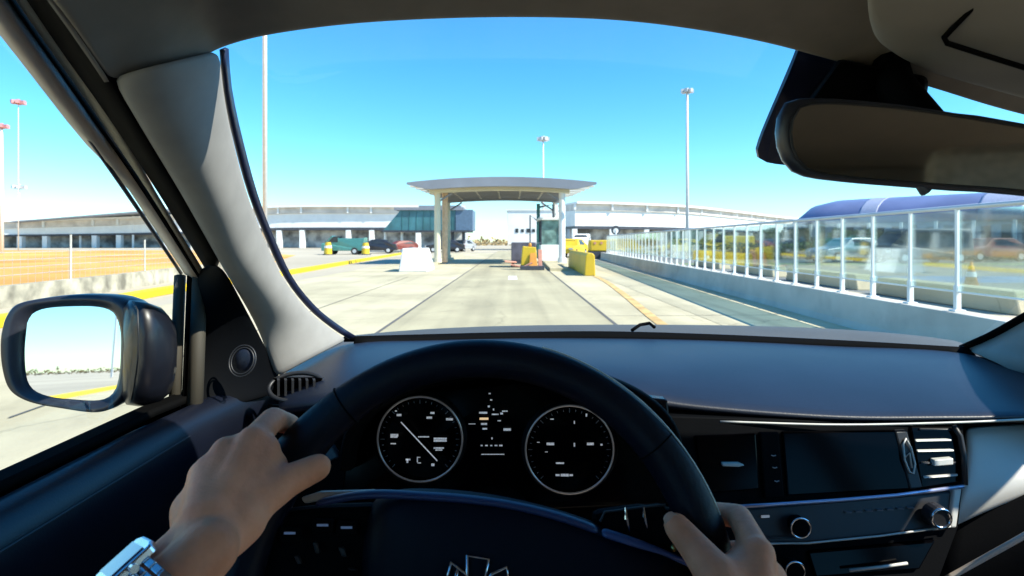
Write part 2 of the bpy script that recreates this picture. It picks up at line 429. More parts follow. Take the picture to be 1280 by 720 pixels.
for s_, x in ((1,-4.1),(-1,2.75)): tube(bm, [(x,37.7,3.1),(x+s_*.9,37.7,arch(x)-.3)], .05, 8)
obj('braces', bm, M_greyroof, TC, world=True)
bm = bmesh.new(); tube(bm, [(-3.58,31.6,.1),(-3.58,31.6,3.8)], .16, 12)
obj('column', bm, mat('salmon_steel', (.62,.42,.26), .5), TC, world=True)

# ---- toll booth on the right island
def toll_booth(loc, label, rz=0):
    t = thing('toll_booth', label, 'toll booth', loc, rz)
    obj('base', mkbox((0,0,.45), (1.1,2.2,.9)), M_white, t, bevel=.02)
    obj('roof', mkbox((0,0,2.35), (1.35,2.5,.14)), M_white, t, bevel=.02)
    bm = bmesh.new()
    for sx in (-1,1):
        for yy in (-1.07,-.3,.4,1.07): box(bm, (sx*.52,yy,1.6), (.06,.06,1.4))
    obj('window_frame', bm, M_dsteel, t)
    obj('window', mkbox((0,0,1.6), (1.0,2.08,1.38)), mat('booth_glass', (.16,.27,.25), .2, var=.5, scale=2), t)
    obj('counter', mkbox((-.62,0,1.0), (.25,.7,.06)), M_galv, t)
    return t
b1 = toll_booth((2.15,34.2,.12), 'glazed toll booth on the right island under the canopy')
t = thing('lane_sign_post', 'dark teal post with two arms beside the right toll booth', 'post', (1.6,36,0.1))
bm = bmesh.new(); box(bm, (0,0,1.75), (.2,.16,3.3)); obj('post', bm, M_tealc, t)
bm = bmesh.new(); tube(bm, [(.1,0,3.2),(.9,0,3.35),(.95,0,.2)], .06, 8); tube(bm, [(-.1,0,2.4),(-.5,0,2.7),(-.5,0,.1)], .04, 8); obj('arm', bm, M_dsteel, t)

# ---- white crash block (left) and yellow barrier (right)
bm = bmesh.new()
prof = [(-.60,0),(-.46,.93),(.30,.93),(.54,0)]
a = [Vector((x,0,z)) for x,z in prof]; slab(bm, a, Vector((0,1,0)), 2.2)
o = obj('crash_block', bm, M_white, bevel=.04); o.location = (-3.85,23.2,.004)
tag(o, 'white tapered concrete crash block at the tip of the left toll island', 'barrier')
t = thing('traffic_barrier', 'long yellow plastic barrier standing right of the toll lane', 'barrier', (2.7,20.6,.004), R(-1))
bm = bmesh.new()
pr = [(-.17,0),(-.17,.12),(-.13,.72),(-.05,.80),(.10,.80),(.18,.72),(.20,.12),(.20,0)]
slab(bm, [Vector((x,0,z)) for x,z in pr], Vector((0,1,0)), 7.4); obj('barrier_body', bm, M_yel, t, bevel=.03)
# ---- yellow and orange gate machine in the lane
t = thing('barrier_machine', 'yellow and orange gate machine with a leaning panel at the right of the lane', 'machine', (.75,25,.008))
obj('plinth', mkbox((.1,.1,.09), (1.0,.9,.18)), M_dsteel, t, bevel=.02)
bm = bmesh.new(); slab(bm, [Vector(v) for v in ((-.38,0,.18),(.18,0,.18),(.30,0,.55),(.26,0,.95),(-.30,0,1.0))], Vector((0,1,0)), .42); obj('cabinet', bm, M_yel, t, bevel=.03)
bm = bmesh.new(); slab(bm, [Vector(v) for v in ((-.05,-.2,.05),(.34,-.2,.05),(.25,-.02,.72),(.02,-.02,.7))], Vector((0,-1,0)), .03); obj('panel', bm, M_ora, t, bevel=.01)
bm = bmesh.new(); slab(bm, [Vector(v) for v in ((.36,-.1,.05),(.52,-.1,.05),(.52,.1,.85),(.36,.1,.85))], Vector((0,1,0)), .12); obj('side_flap', bm, M_pink, t, bevel=.01)
bm = bmesh.new(); tube(bm, [(-.8,-.1,.22),(-.3,-.15,.12),(.1,-.15,.30)], .04, 8); obj('kick_bar', bm, M_pink, t)
obj('beacon', mktube([(.02,.2,.98),(.02,.2,1.10),(.02,.2,1.14)], [.07,.06,.02], 12), M_ora, t, smooth=True)
t = thing('equipment_trailer', 'dark boxy equipment trailer in the lane behind the yellow gate machine', 'trailer', (.42,28,.008))
obj('box_body', mkbox((.12,0,.72), (1.15,1.6,.88)), mat('trailer_grey', (.10,.09,.11), .6, var=.4, scale=2), t, bevel=.04)
obj('chassis', mkbox((.12,0,.24), (1.0,1.7,.10)), M_dsteel, t)
for s_ in (-.38,.62): obj('wheel', mktube([(s_-.06,.1,.2),(s_+.06,.1,.2)], .2, 14), M_tyre, t)
obj('tow_bar', mktube([(-.2,-.8,.24),(-.75,-1.3,.30)], .04, 8), M_pink, t)

# ---- white building straight ahead, right of the opening
t = thing('white_office', 'white flat roofed block with a row of small dark windows seen under the canopy', 'building', (3.0,88,0))
obj('wall', mkbox((0,0,3.2), (7.2,9,4.8)), M_white, t, bevel=.03)
obj('roof', mkbox((0,0,5.66), (7.5,9.3,.12)), M_white, t)
for k in range(7): obj('window', mkbox((-2.3+.78*k,-4.53,2.75), (.42,.08,.55-.12*(k%2))), M_dark, t)
obj('ground_floor', mkbox((.3,0,.4), (6.4,8.6,.8)), M_dark, t)

# ---- teal glass block on columns, left
t = thing('glass_office', 'dark teal glass block raised on columns with a slanted left end', 'building', (-10,70,0))
bm = bmesh.new(); slab(bm, [Vector(v)-Vector((-10,70,0)) for v in ((-15.2,70,2.55),(-6.7,70,2.55),(-6.7,70,4.9),(-13.2,70,4.9))], Vector((0,1,0)), 6); obj('glass_wall', bm, M_teal, t)
bm = bmesh.new(); box(bm, (4.35,2.4,3.75), (2.0,5,2.45)); obj('end_block', bm, mat('slate_cladding', (.10,.16,.24), .5), t)
bm = bmesh.new(); box(bm, (.2,3,5.06), (8.2,6.6,.3)); box(bm, (1.4,3,5.36), (5,5,.3)); obj('roof', bm, M_greyroof, t)
obj('floor_slab', mkbox((-.2,3,2.44), (10.4,6.4,.2)), M_dsteel, t)
for x in (-5.2, -3.2): obj('column', mktube([(x,1,0),(x,1,2.4)], .16, 10), M_white, t)
for x in (2.9, 4.2): obj('column', mktube([(x,1,0),(x,1,2.4)], .2, 10), M_dsteel, t)
bm = bmesh.new()
for k in range(8): box(bm, (-3.0+.85*k,-.02,3.7), (.05,.05,2.3))
obj('mullion', bm, M_tealc, t)

# ---- terminals: long concourse buildings laid along a bent plan line
def terminal(name, label, pts, cols, loc, bandh=1.5):
    """pts: plan points with roof height"""
    t = thing(name, label, 'building', loc)
    L = Vector(loc)
    ps = cr([(x,y,z) for x,y,z in pts], 26)
    def lay(nm, f0, f1, m, out=0., depth=8):
        bm = bmesh.new(); rs = []
        for i, p in enumerate(ps):
            tdir = (ps[min(i+1,25)]-ps[max(i-1,0)]); tdir.z = 0; tdir.normalize(); nn = Vector((tdir.y,-tdir.x,0))
            a = Vector((p.x,p.y,0))+nn*out-L; b = a-nn*depth
            z0, z1 = f0(p.z), f1(p.z)
            rs.append([bm.verts.new(v) for v in ((a.x,a.y,z0),(a.x,a.y,z1),(b.x,b.y,z1),(b.x,b.y,z0))])
        for a, b in zip(rs, rs[1:]):
            for i in range(4): bm.faces.new((a[i],a[(i+1)%4],b[(i+1)%4],b[i]))
        bm.faces.new(rs[0]); bm.faces.new(rs[-1][::-1])
        return obj(nm, bm, m, t)
    lay('roof', lambda h: h-.35, lambda h: h, M_white, 1.2, 12)
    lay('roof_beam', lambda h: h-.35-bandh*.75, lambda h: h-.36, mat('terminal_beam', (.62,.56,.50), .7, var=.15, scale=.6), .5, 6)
    lay('upper_wall', lambda h: .48*h, lambda h: h-.37-bandh*.75, M_white, .2, 8)
    lay('window_band', lambda h: .42*h, lambda h: .48*h-.01, M_dsteel, .35, 7.5)
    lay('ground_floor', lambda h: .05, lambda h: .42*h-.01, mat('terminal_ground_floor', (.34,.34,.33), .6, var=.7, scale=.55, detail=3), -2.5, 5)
    step = 25/cols
    for k in range(cols+1):
        i = min(25, int(k*step)); p = ps[i]
        c = Vector((p.x,p.y,0))-L
        obj('column', mkbox((c.x,c.y,.21*p.z), (.9,.9,.42*p.z-.02)), M_white, t)
        bmq = mkbox((c.x,c.y-.72,p.z-.36-bandh*.37), (.35,.3,bandh*.74)); obj('bracket', bmq, M_white, t)
    return t, ps
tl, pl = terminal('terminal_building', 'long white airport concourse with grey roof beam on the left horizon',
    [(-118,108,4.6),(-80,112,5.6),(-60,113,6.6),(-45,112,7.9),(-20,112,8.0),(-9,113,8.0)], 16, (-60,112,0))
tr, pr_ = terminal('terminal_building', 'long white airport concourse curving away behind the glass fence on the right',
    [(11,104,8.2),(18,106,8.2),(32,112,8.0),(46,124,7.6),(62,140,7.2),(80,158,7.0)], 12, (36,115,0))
t = thing('shade_roof', 'thin grey overhanging roof above the left end of the white concourse', 'roof', (-70,108,0))
bm = bmesh.new(); a = [Vector(v) for v in ((-22,0,4.7),(8,0,6.9),(8,0,7.25),(-21,0,4.95))]; slab(bm, a, Vector((0,1,0)), 9); obj('roof_slab', bm, M_greyroof, t)
for x in (-12,-2,6): obj('column', mktube([(x,4.5,0),(x,4.5,5.4+.073*(x+12))], .2, 8), M_white, t)

# ---- blue barrel roof hall on the right
t = thing('arched_hall', 'long hall with a blue barrel roof behind the glass fence on the right', 'building', (46,66,0))
A = Vector((38,84,0)); B = Vector((64,52,0)); dr = (B-A).normalized(); nr = Vector((-dr.y,dr.x,0)) 
if nr.x < 0: nr = -nr
Ln = (B-A).length; Lt = Vector((46,66,0))
def hall(name, s0, s1, m, rad_add=0, cap=False):
    bm = bmesh.new(); rs = []; N = 14; K = 10
    ss = [s0+(s1-s0)*i/N for i in range(N+1)]
    for s in ss:
        e = min(1, math.sqrt(max(.0005, 1-(1-min(1,s/7.))**2)))
        ring = []
        for k in range(K+1):
            a = math.pi*k/K
            hgt = 3.6+(3.5+rad_add)*math.sin(a)*e
            off = 6.5-(6.5+rad_add)*math.cos(a)*(.55+.45*e)
            q = A+dr*s+nr*off-Lt; ring.append(bm.verts.new((q.x,q.y,hgt)))
        rs.append(ring)
    for a, b in zip(rs, rs[1:]):
        for i in range(K): bm.faces.new((a[i],a[i+1],b[i+1],b[i]))
        bm.faces.new((a[0],b[0],b[K],a[K]))
    bm.faces.new(rs[0]); bm.faces.new(rs[-1][::-1])
    return obj(name, bm, m, t, smooth=True)
M_pal = mat('pale_lavender_panel', (.30,.33,.45), .5)
hall('roof', 0, Ln, M_blueroof)
hall('roof_panel', 10.2, 12.2, M_pal, .05); hall('roof_panel', 22.5, 26.5, M_pal, .05)
bm = bmesh.new(); q = A+dr*Ln/2+nr*6.5-Lt; box(bm, (q.x,q.y,1.78), (Ln-1,12,3.56), rz=math.atan2(dr.y,dr.x)); obj('wall', bm, mat('hall_wall', (.25,.33,.40), .6, var=.2, scale=.4), t)
ang = math.atan2(dr.y,dr.x)
for k in range(22):
    q = A+dr*(2+k*(Ln-4)/21)+nr*.45-Lt; obj('window', mkbox((q.x,q.y,2.0+.15*(k%3)), (.85,.12,1.9), rz=ang), M_dark, t)
for k in range(12):
    q = A+dr*(1+k*(Ln-2)/11)-nr*.6-Lt; obj('column', mkbox((q.x,q.y,1.79), (.3,.3,3.56), rz=ang), M_white, t)

# ---- light masts
def mast(px, d, top, r, label, head='ring', hz=None):
    x = (px-640)/F*d; h = 1.2+(HZ-top)/F*d
    t = thing('light_mast', label, 'light mast', (x,d,0), 0, 'tall light masts around the airport')
    obj('pole', mktube([(0,0,0),(0,0,h*.5),(0,0,h)], [r*1.25,r,r*.7], 10), M_mast, t, smooth=True)
    s = d/60
    bm = bmesh.new()
    for k in range(6):
        a = k*math.pi/3; box(bm, (.42*s*math.cos(a), .42*s*math.sin(a), h-.15*s), (.42*s,.30*s,.34*s), rz=a)
    tube(bm, [(0,0,h-.4*s),(0,0,h+.15*s)], .16*s, 8)
    obj('lamp_head', bm, M_lampred if head == 'red' else M_galv, t)
    return t
mast(331, 35, -560, .115, 'tall pale light mast rising beside the left windscreen pillar, top out of view')
mast(859, 60, 112, .15, 'light mast with a ring of lamps right of the toll canopy')
mast(679, 105, 172, .16, 'distant light mast standing behind the toll canopy roof')
mast(2, 60, 156, .16, 'pale mast with red lamps at the left edge of the side window', 'red')
mast(23, 75, 126, .05, 'thin mast with a high red lamp seen through the side window', 'red')
mast(24, 150, 232, .09, 'small far light mast low over the left concourse')
mast(-700, -60, 120, .2, 'light mast behind the car left of the road')
for k, (x, y) in enumerate(((-26,-90),(-17,-95))):
    t = thing('light_mast', ['light mast behind the car seen in the side mirror, left one','light mast behind the car seen in the side mirror, right one'][k], 'light mast', (x,y,0), 0, 'tall light masts around the airport')
    obj('pole', mktube([(0,0,0),(0,0,14)], .14, 8), M_mast, t); obj('lamp_head', mkbox((0,0,14), (1.2,.5,.4)), M_galv, t)

# ---- cars
def car_mesh(L, W, H, kind):
    if kind == 'van': pts = [(0,.35),(0,1.0),(.25,1.1),(.95,1.75),(1.2,H),(L-.1,H),(L,1.6),(L,.35)]; win = [(.6,1.15),(1.12,1.68),(L-2.4,1.68),(L-2.4,1.15)]
    else: pts = [(0,.32),(0,.65),(.15,.78),(1.15,.92),(1.75,H-.04),(2.2,H),(3.1,H-.02),(3.75,1.0),(L-.1,.95),(L,.7),(L,.32)]; win = [(1.35,.95),(1.85,H-.1),(3.0,H-.09),(3.5,.99)]
    return pts, win
def make_car(label, m, kind='sedan', L=4.3, W=1.75, H=1.42):
    t = thing('parked_car', label, 'van' if kind == 'van' else 'car', (0,0,0), 0, 'vehicles parked around the toll plaza')
    pts, win = car_mesh(L, W, H, kind)
    bm = bmesh.new(); slab(bm, [Vector((x-L/2,-W/2,z)) for x, z in pts], Vector((0,1,0)), W)
    for v in bm.verts:
        if v.co.z > 1.1: v.co.y *= .84
    obj('body', bm, m, t, bevel=.05)
    for s in (-1, 1):
        bm = bmesh.new()
        a = [Vector((x-L/2, s*(W/2*(.955 if z < 1.12 and kind != 'van' else .86)+.012), z)) for x, z in win]
        slab(bm, a, Vector((0,-s,0)), .05); obj('side_window', bm, M_dark, t)
    bm = bmesh.new()
    for xx in (win[1][0]-.02-L/2, win[2][0]+.12-L/2):
        box(bm, (xx-.12 if xx < 0 else xx+.2,0,H-.28), (.3,W*.74,.30), taper=.8)
    obj('windscreen', bm, M_dark, t)
    for xx in (.78, L-.85):
        for s in (-1, 1):
            bm = bmesh.new(); tube(bm, [(xx-L/2, s*(W/2-.2), .32),(xx-L/2, s*(W/2+.01), .32)], .32, 16); w = obj('wheel', bm, M_tyre, t)
            bm = bmesh.new(); tube(bm, [(xx-L/2, s*(W/2), .32),(xx-L/2, s*(W/2+.02), .32)], .18, 12); obj('rim', bm, M_galv, w)
    for s in (-1, 1):
        obj('headlight', mkbox((-L/2+.02,s*W*.36,.66), (.08,.3,.12)), M_white, t)
        obj('tail_light', mkbox((L/2-.02,s*W*.36,.78), (.08,.26,.14)), M_red, t)
    return t
def place(o, px, d, rz): o.location = ((px-640)/F*d, d, 0.005); o.rotation_euler = (0,0,rz)
M_dgrey = mat('dark_grey_paint', (.05,.055,.065), .4)
M_dred = mat('dull_red_paint', (.22,.05,.035), .5)
cars = [
 ('teal van parked beyond the yellow kerb on the left', M_tealcar, 'van', 431, 55, 0, 3.9, 1.6, 1.5),
 ('black car parked left of the glass office columns', M_black, 'sedan', 470, 60, .1, 4.3,1.75,1.42),
 ('red car parked under the teal glass office', M_dred, 'sedan', 499, 66, .5, 3.9,1.7,1.3),
 ('dark car under the teal glass office beside the canopy column', M_black, 'sedan', 556, 66, .2, 4.3,1.75,1.42),
 ('silver car right of the glass office columns', M_silver, 'sedan', 578, 72, 1.2, 4.3,1.75,1.42),
 ('yellow car behind the yellow barrier, right of the canopy', M_yel, 'sedan', 713, 46, 1.2, 4.3,1.75,1.42),
 ('white van behind the yellow barrier', M_white, 'van', 727, 62, 1.4, 4.9,1.9,2.0),
 ('blue car parked in front of the right concourse', M_blue, 'sedan', 741, 80, .1, 4.3,1.75,1.42),
 ('silver car beyond the first far panes of the glass fence', M_silver, 'sedan', 1060, 34, .2, 4.3,1.75,1.42),
 ('yellow taxi seen small through the far glass panes', M_yel, 'sedan', 850, 50, .1, 4.3,1.75,1.42),
 ('dark grey van behind the fence between the hedge and the blue roofed hall', M_dgrey, 'van', 1150, 33, .1, 4.9,1.9,1.9),
 ('small yellow van seen through the far fence panes', M_yel, 'van', 905, 42, .2, 3.9,1.7,1.6),
 ('dull red car behind the hedge near the nearest panes', M_dred, 'sedan', 1235, 36, .1, 4.3,1.75,1.42),
 ('black car beyond the hedge behind the glass fence', M_black, 'sedan', 968, 46, .1, 4.3,1.75,1.42),
]
for lab, m, k, px, d, rz, L, W, H in cars:
    place(make_car(lab, m, k, L, W, H), px, d, rz)

# ---- crash cushion, round sign, cone
t = thing('crash_cushion', 'yellow crash cushion over a dark block standing for shadow at the far end of the glass fence', 'crash cushion', (6.1,41,0), R(-2))
bm = bmesh.new(); slab(bm, [Vector(v) for v in ((-.62,0,.02),(.62,0,.02),(.72,0,.52),(-.72,0,.52))], Vector((0,1,0)), 1.8); obj('base', bm, M_dsteel, t)  # dark slab in place of the shadow at the wall end
obj('cushion', mkbox((0,.9,.92), (1.35,1.7,.78)), M_yel, t, bevel=.08)
for s in (-.35, .1): obj('lamp', mktube([(s,.02,1.1),(s,.06,1.1)], .09, 12), M_pink, t)
for i, (px, d, h) in enumerate(((410,53,1.15),(457,53.5,1.1))):
    tt = thing('road_drum', ['yellow road drum left of the teal van','yellow road drum right of the teal van'][i], 'road drum', ((px-640)/F*d,d,0), 0, 'yellow road drums')
    obj('drum_body', mktube([(0,0,.08),(0,0,h*.5),(0,0,h)], [.36,.33,.24], 14), M_yel, tt); obj('base', mktube([(0,0,0),(0,0,.08)], .5, 12), M_dsteel, tt); obj('band', mktube([(0,0,h*.55),(0,0,h*.72)], [.345,.32], 14), M_white, tt)
t = thing('round_sign', 'round sign on a white post right of the yellow crash cushion', 'sign', (6.75,38.5,0))
obj('post', mktube([(0,0,0),(0,0,2.0)], .06, 8), M_white, t)
obj('sign_disc', mktube([(0,0,1.95),(0,.04,1.95)], .30, 20), M_dsteel, t)
obj('sign_face', mktube([(0,-.02,1.90),(0,-.001,1.90)], .17, 20), M_white, t)
for i, (px, py) in enumerate(((1214,362),(884,330))):
    p = G(px, py); p = Vector((p.x, p.y, 0))
    t = thing('traffic_cone', ['orange traffic cone behind the nearest glass panes','orange traffic cone behind the far glass panes'][i], 'cone', p, 0, 'traffic cones')
    obj('cone_body', mktube([(0,0,.03),(0,0,.7)], [.17,.03], 14), M_ora, t, smooth=True); obj('base', mkbox((0,0,.015), (.42,.42,.03)), M_ora, t)
    obj('band', mktube([(0,0,.32),(0,0,.45)], [.116,.09], 14), M_white, t)
# two yellow road signs seen through the panes
for i, (px, py, d, w) in enumerate(((852,309,40,.8),(884,316,38,.55),(1007,318,42,.7))):
    p = P(px, py, d)
    t = thing('warning_sign', ['wide yellow warning board behind the far fence panes','small yellow warning board right of the wide one','yellow warning board low behind the middle fence panes'][i], 'sign', (p.x,p.y,0), 0, 'yellow warning boards')
    obj('post', mktube([(0,.03,0),(0,.03,max(.3,p.z))], .035, 8), M_galv, t)
    obj('board', mkbox((0,0,max(.45,p.z)), (w,.03,w*.7)), M_yel, t, bevel=.01)

# ---- trees and bushes
def leafmesh(rad, h, n, z0, leaf=.09, seed=1):
    rnd = random.Random(seed); bm = bmesh.new()
    cl = [(Vector((rnd.uniform(-1,1)*rad*.65, rnd.uniform(-1,1)*rad*.65, z0+h*rnd.uniform(.2,.85))), rad*rnd.uniform(.3,.6)) for _ in range(9)]
    for _ in range(n):
        c, r = cl[rnd.randrange(9)]
        v = Vector((rnd.gauss(0,1), rnd.gauss(0,1), rnd.gauss(0,1))).normalized()*r*rnd.uniform(.5,1.05)
        p = c+v; a = Vector((rnd.uniform(-1,1), rnd.uniform(-1,1), rnd.uniform(-1,1))).normalized(); b = a.orthogonal().normalized()
        s = leaf*rnd.uniform(.6,1.4)
        bm.faces.new([bm.verts.new(p+a*s), bm.verts.new(p+b*s*.6), bm.verts.new(p-a*s), bm.verts.new(p-b*s*.6)])
    return bm
def tree(h, rad, seed, label):
    t = thing('leafy_tree', label, 'tree', (0,0,0), 0, 'dark green trees beyond the glass fence')
    bm = bmesh.new(); tube(bm, [(0,0,0),(.05,0,h*.3),(0,.05,h*.6)], [.12,.09,.05], 8)
    rnd = random.Random(seed)
    for k in range(5):
        a = k*1.26; tube(bm, [(0.03,0,h*.3),(rad*.4*math.cos(a),rad*.4*math.sin(a),h*.55)], [.05,.02], 6)
    obj('trunk', bm, M_bark, t)
    obj('crown', leafmesh(rad, h*.75, 1500, h*.25, .13, seed), M_leaf, t, recalc=False)
    return t
T0 = [tree(2.9,1.7,1,'x'), tree(2.4,1.4,2,'x'), tree(3.2,1.5,3,'x')]
spots = [(905,52,.7),(935,58,.7),(960,50,.7),(992,55,.8),(1020,48,.7),(1048,44,.7),(1078,52,.75),(1105,46,.65),(1140,50,.6),(1180,44,.55),(790,66,.55),(812,60,.5),(836,64,.6)]
names = ['left of the first far fence posts','second from the left beyond the fence','behind the far fence posts, third one','beside the dark parked car','low, right of the dark parked car','in front of the left end of the blue roofed hall','tall, before the blue roofed hall','small, before the blue roofed hall','before the hall windows, wide one','before the hall windows, rightmost small one','beside the round sign, leftmost of all','second to the right of the round sign','third to the right of the round sign']
for i, (px, d, s) in enumerate(spots):
    o = T0[i] if i < 3 else copy_tree(T0[i % 3])
    o.location = ((px-640)/F*d, d, 0); o.rotation_euler = (0,0,i*1.3); o.scale = (s,s,s*(.9+.05*(i%4)))
    o['label'] = 'dark leafy tree '+names[i]
bm = bmesh.new(); rnd = random.Random(11)
for k in range(5200):
    x = rnd.uniform(11,44); y = 41+rnd.uniform(-.5,.5)-.12*(x-11); z = 1.05*rnd.random()**.8+.12*math.sin(x*1.7)
    a = Vector((rnd.uniform(-1,1), rnd.uniform(-1,1), rnd.uniform(-1,1))).normalized(); b = a.orthogonal().normalized(); p = Vector((x,y,max(.03,z))); q = rnd.uniform(.07,.14)
    bm.faces.new([bm.verts.new(p+a*q), bm.verts.new(p+b*q*.7), bm.verts.new(p-a*q), bm.verts.new(p-b*q*.7)])
hg = thing('hedge', 'long low green hedge running behind the glass fence', 'hedge', (28,39,0))
obj('foliage', bm, M_leaf, hg, recalc=False, world=True)
obj('stems', mkbox((0,.4,.25), (32,.3,.5), rz=-.12), M_bark, hg)
# far scrub on the horizon
bm = bmesh.new(); rnd = random.Random(5)
for k in range(9000):
    x = rnd.uniform(-160,200); y = rnd.uniform(170,260) 
    if k % 3 == 0: x = rnd.uniform(-300,200); y = rnd.uniform(-420,-260)
    z = abs(rnd.gauss(0,.9)); s = rnd.uniform(.4,.9)
    a = Vector((rnd.uniform(-1,1), rnd.uniform(-1,1), rnd.uniform(-1,1))).normalized(); b = a.orthogonal().normalized(); p = Vector((x,y,z))
    bm.faces.new([bm.verts.new(p+a*s), bm.verts.new(p+b*s*.7), bm.verts.new(p-a*s), bm.verts.new(p-b*s*.7)])
tag(obj('distant_scrub', bm, M_leafd, recalc=False), 'dry scrub and bushes along the horizon', 'scrub', kind='stuff')

# ================================================================ THE CAR CABIN
CAR = thing('passenger_car', 'dark interior of the car driven towards the toll gate, seen from its driver seat', 'car', (.3,0,0))
# --- left pillar and door frame, shared picture curves
back = [(-.345,-1.1),( -.345,0)]
def side(cpts, dx, dz):
    pts = [Vector((-.345+dx,-1.15,1.36+dz)), Vector((-.345+dx,-.1,1.405+dz))]+[P(*q) for q in cpts]
    return cr(pts, 46)
C0 = side([(-80,-97,.36),(0,13,.44),(80,121,.56),(160,236,.72),(231,343,.93)], 0, 0)
C1 = side([(-70,-107,.37),(9,0,.455),(82,102,.575),(179,241,.735),(254,358,.94)], .012, -.004)
C1b= side([(-67,-108,.37),(12,-1,.455),(85,101,.575),(182,240,.735),(257,357,.94)], .015, -.005)
C2 = side([(-48,-116,.36),(33,0,.445),(80,69,.52),(133,143,.60),(197,240,.74),(262,345,.95)], .028, -.018)
C2d= side([(-40,-120,.40),(41,0,.48),(90,69,.56),(142,143,.63),(206,240,.77),(268,340,.98)], .028, .0)
C3d= side([(-5,-115,.40),(58,-8,.47),(96,48,.53),(132,104,.57),(216,243,.76),(280,350,.95)], .045, -.004)
C3 = side([(10,-100,.34),(67,0,.42),(100,46,.46),(137,102,.52),(180,173,.60),(223,243,.70),(270,325,.82)], .05, -.02)
sheet('beige_strip', [C0, C1], M_beige, CAR, .012)['label'] = 'beige strip round the side window'
sheet('seal_line', [C1, C1b], M_seal, CAR, .012)
mid = [a.lerp(b,.5)+(EYE-a.lerp(b,.5)).normalized()*.006 for a, b in zip(C1b, C2)]
sheet('door_frame', [C1b, mid, C2], M_frame, CAR, .014, sub=1)
sheet('door_seal', [C2, [a.lerp(b,.5)-(EYE-a.lerp(b,.5)).normalized()*.010 for a, b in zip(C2, C3)], C3], M_seal, CAR, .012)
# outer skin edge (dark purple)
bm = bmesh.new(); tube(bm, [p+Vector((-.006,0,.002)) for p in C0], .0028, 6); obj('outer_frame', bm, M_frit, CAR, world=True, smooth=True)
# pillar trim
E3 = pc([(137,102,.52),(180,173,.60),(223,243,.70),(270,325,.82),(318,408,.98),(345,475,1.02)], 24)
C4 = pc([(279,64,.62),(283,112,.665),(294,172,.73),(313,245,.81),(334,300,.90),(358,350,.98),(388,388,1.06),(418,412,1.13),(437,424,1.17)], 24)
rows = []
for k in range(9):
    tt = k/8
    rows.append([a.lerp(b,tt)+(EYE-a.lerp(b,tt)).normalized()*.045*math.sin(math.pi*tt)**.8*(1-.3*i/23) for i,(a,b) in enumerate(zip(E3,C4))])
# top edge follows the seam
sheet('pillar_trim', rows, M_pil, CAR, .01, sub=1)
# windshield frit band along the pillar
C5 = pc([(286,61,.63),(290,110,.68),(303,172,.745),(323,245,.825),(344,300,.915),(368,350,.995),(398,386,1.075),(426,408,1.145),(445,420,1.18)], 24)
sheet('glass_edge_band', [C4, C5], M_frit, CAR, .004)
# headliner
front = pc([(137,102,.52),(160,106,.54),(185,106,.555),(215,96,.575),(250,78,.60),(279,63,.62)], 10)[:-1] + \
        pc([(279,63,.62),(330,49,.605),(420,36,.59),(520,29,.58),(640,26,.575),(760,29,.575),(860,40,.58),(960,58,.59),(1060,85,.60),(1160,112,.61),(1280,148,.63),(1450,180,.66),(1750,195,.62)], 40)
n = len(front)
def hrow(y, zc, k):
    out = []
    for i, p in enumerate(front):
        u = (p.x-front[0].x)/(front[-1].x-front[0].x); x = -.30+u*1.20
        q = Vector((x, y, zc-.085*(2*u-1)**4))
        out.append(p.lerp(q, k) if k < 1 else q)
    return out
def cri(pts, per=3):
    p = [Vector(q) for q in pts]; out = []
    for i in range(len(p)-1):
        a = p[i-1] if i > 0 else p[i]*2-p[i+1]; d = p[i+2] if i+2 < len(p) else p[i+1]*2-p[i]
        for k in range(per):
            t = k/per; b, c = p[i], p[i+1]
            out.append(.5*((2*b)+(c-a)*t+(2*a-5*b+4*c-d)*t*t+(3*b-a-3*c+d)*t**3))
    out.append(p[-1]); return out
def prow(q): return cri([P(*v) for v in q])
A1 = prow([(137,102,.52),(160,106,.54),(185,106,.555),(215,96,.575),(250,78,.60),(279,63,.62),(330,49,.605),(420,36,.59),(520,29,.58),(640,26,.575),(760,29,.575),(860,40,.58),(960,58,.59),(1060,85,.60),(1160,112,.61),(1280,148,.63),(1450,180,.66),(1750,195,.62)])
A0 = [p+Vector((0,.004,.012)) for p in A1]
HB = prow([(128,88,.503),(152,90,.52),(180,90,.535),(212,80,.553),(247,62,.58),(276,48,.602),(330,34,.59),(420,22,.575),(520,14,.565),(640,11,.56),(760,14,.56),(860,25,.565),(960,44,.575),(1060,71,.585),(1160,98,.595),(1280,133,.615),(1450,163,.64),(1750,180,.61)])
HB2= prow([(112,64,.475),(140,58,.488),(172,52,.50),(206,42,.515),(242,26,.54),(272,14,.558),(330,2,.555),(420,-12,.54),(520,-20,.53),(640,-24,.53),(760,-20,.53),(860,-8,.535),(960,12,.545),(1060,38,.555),(1160,66,.565),(1280,98,.585),(1450,135,.61),(1750,150,.585)])
HC = prow([(86,26,.44),(120,10,.45),(160,-4,.465),(200,-18,.48),(240,-34,.495),(272,-44,.503),(330,-55,.50),(420,-66,.49),(520,-72,.485),(640,-75,.48),(760,-72,.482),(860,-62,.485),(960,-44,.49),(1060,-20,.50),(1160,10,.51),(1280,45,.525),(1450,90,.54),(1750,110,.54)])
XS = [-.302,-.285,-.265,-.24,-.215,-.19,-.15,-.10,-.04,.04,.12,.20,.30,.40,.52,.66,.80,.93]
def wrow(y, dz=0): return cri([(x, y, 1.452+dz-.068*abs(2*(x+.302)/1.232-1)**3.2) for x in XS])
hl = sheet('headliner', [A0, A1, HB, HB2, HC, wrow(.36,-.006), wrow(.2), wrow(-.4,.004), wrow(-1.15,-.04), wrow(-1.5,-.2)], M_head, CAR, .01, sub=1)
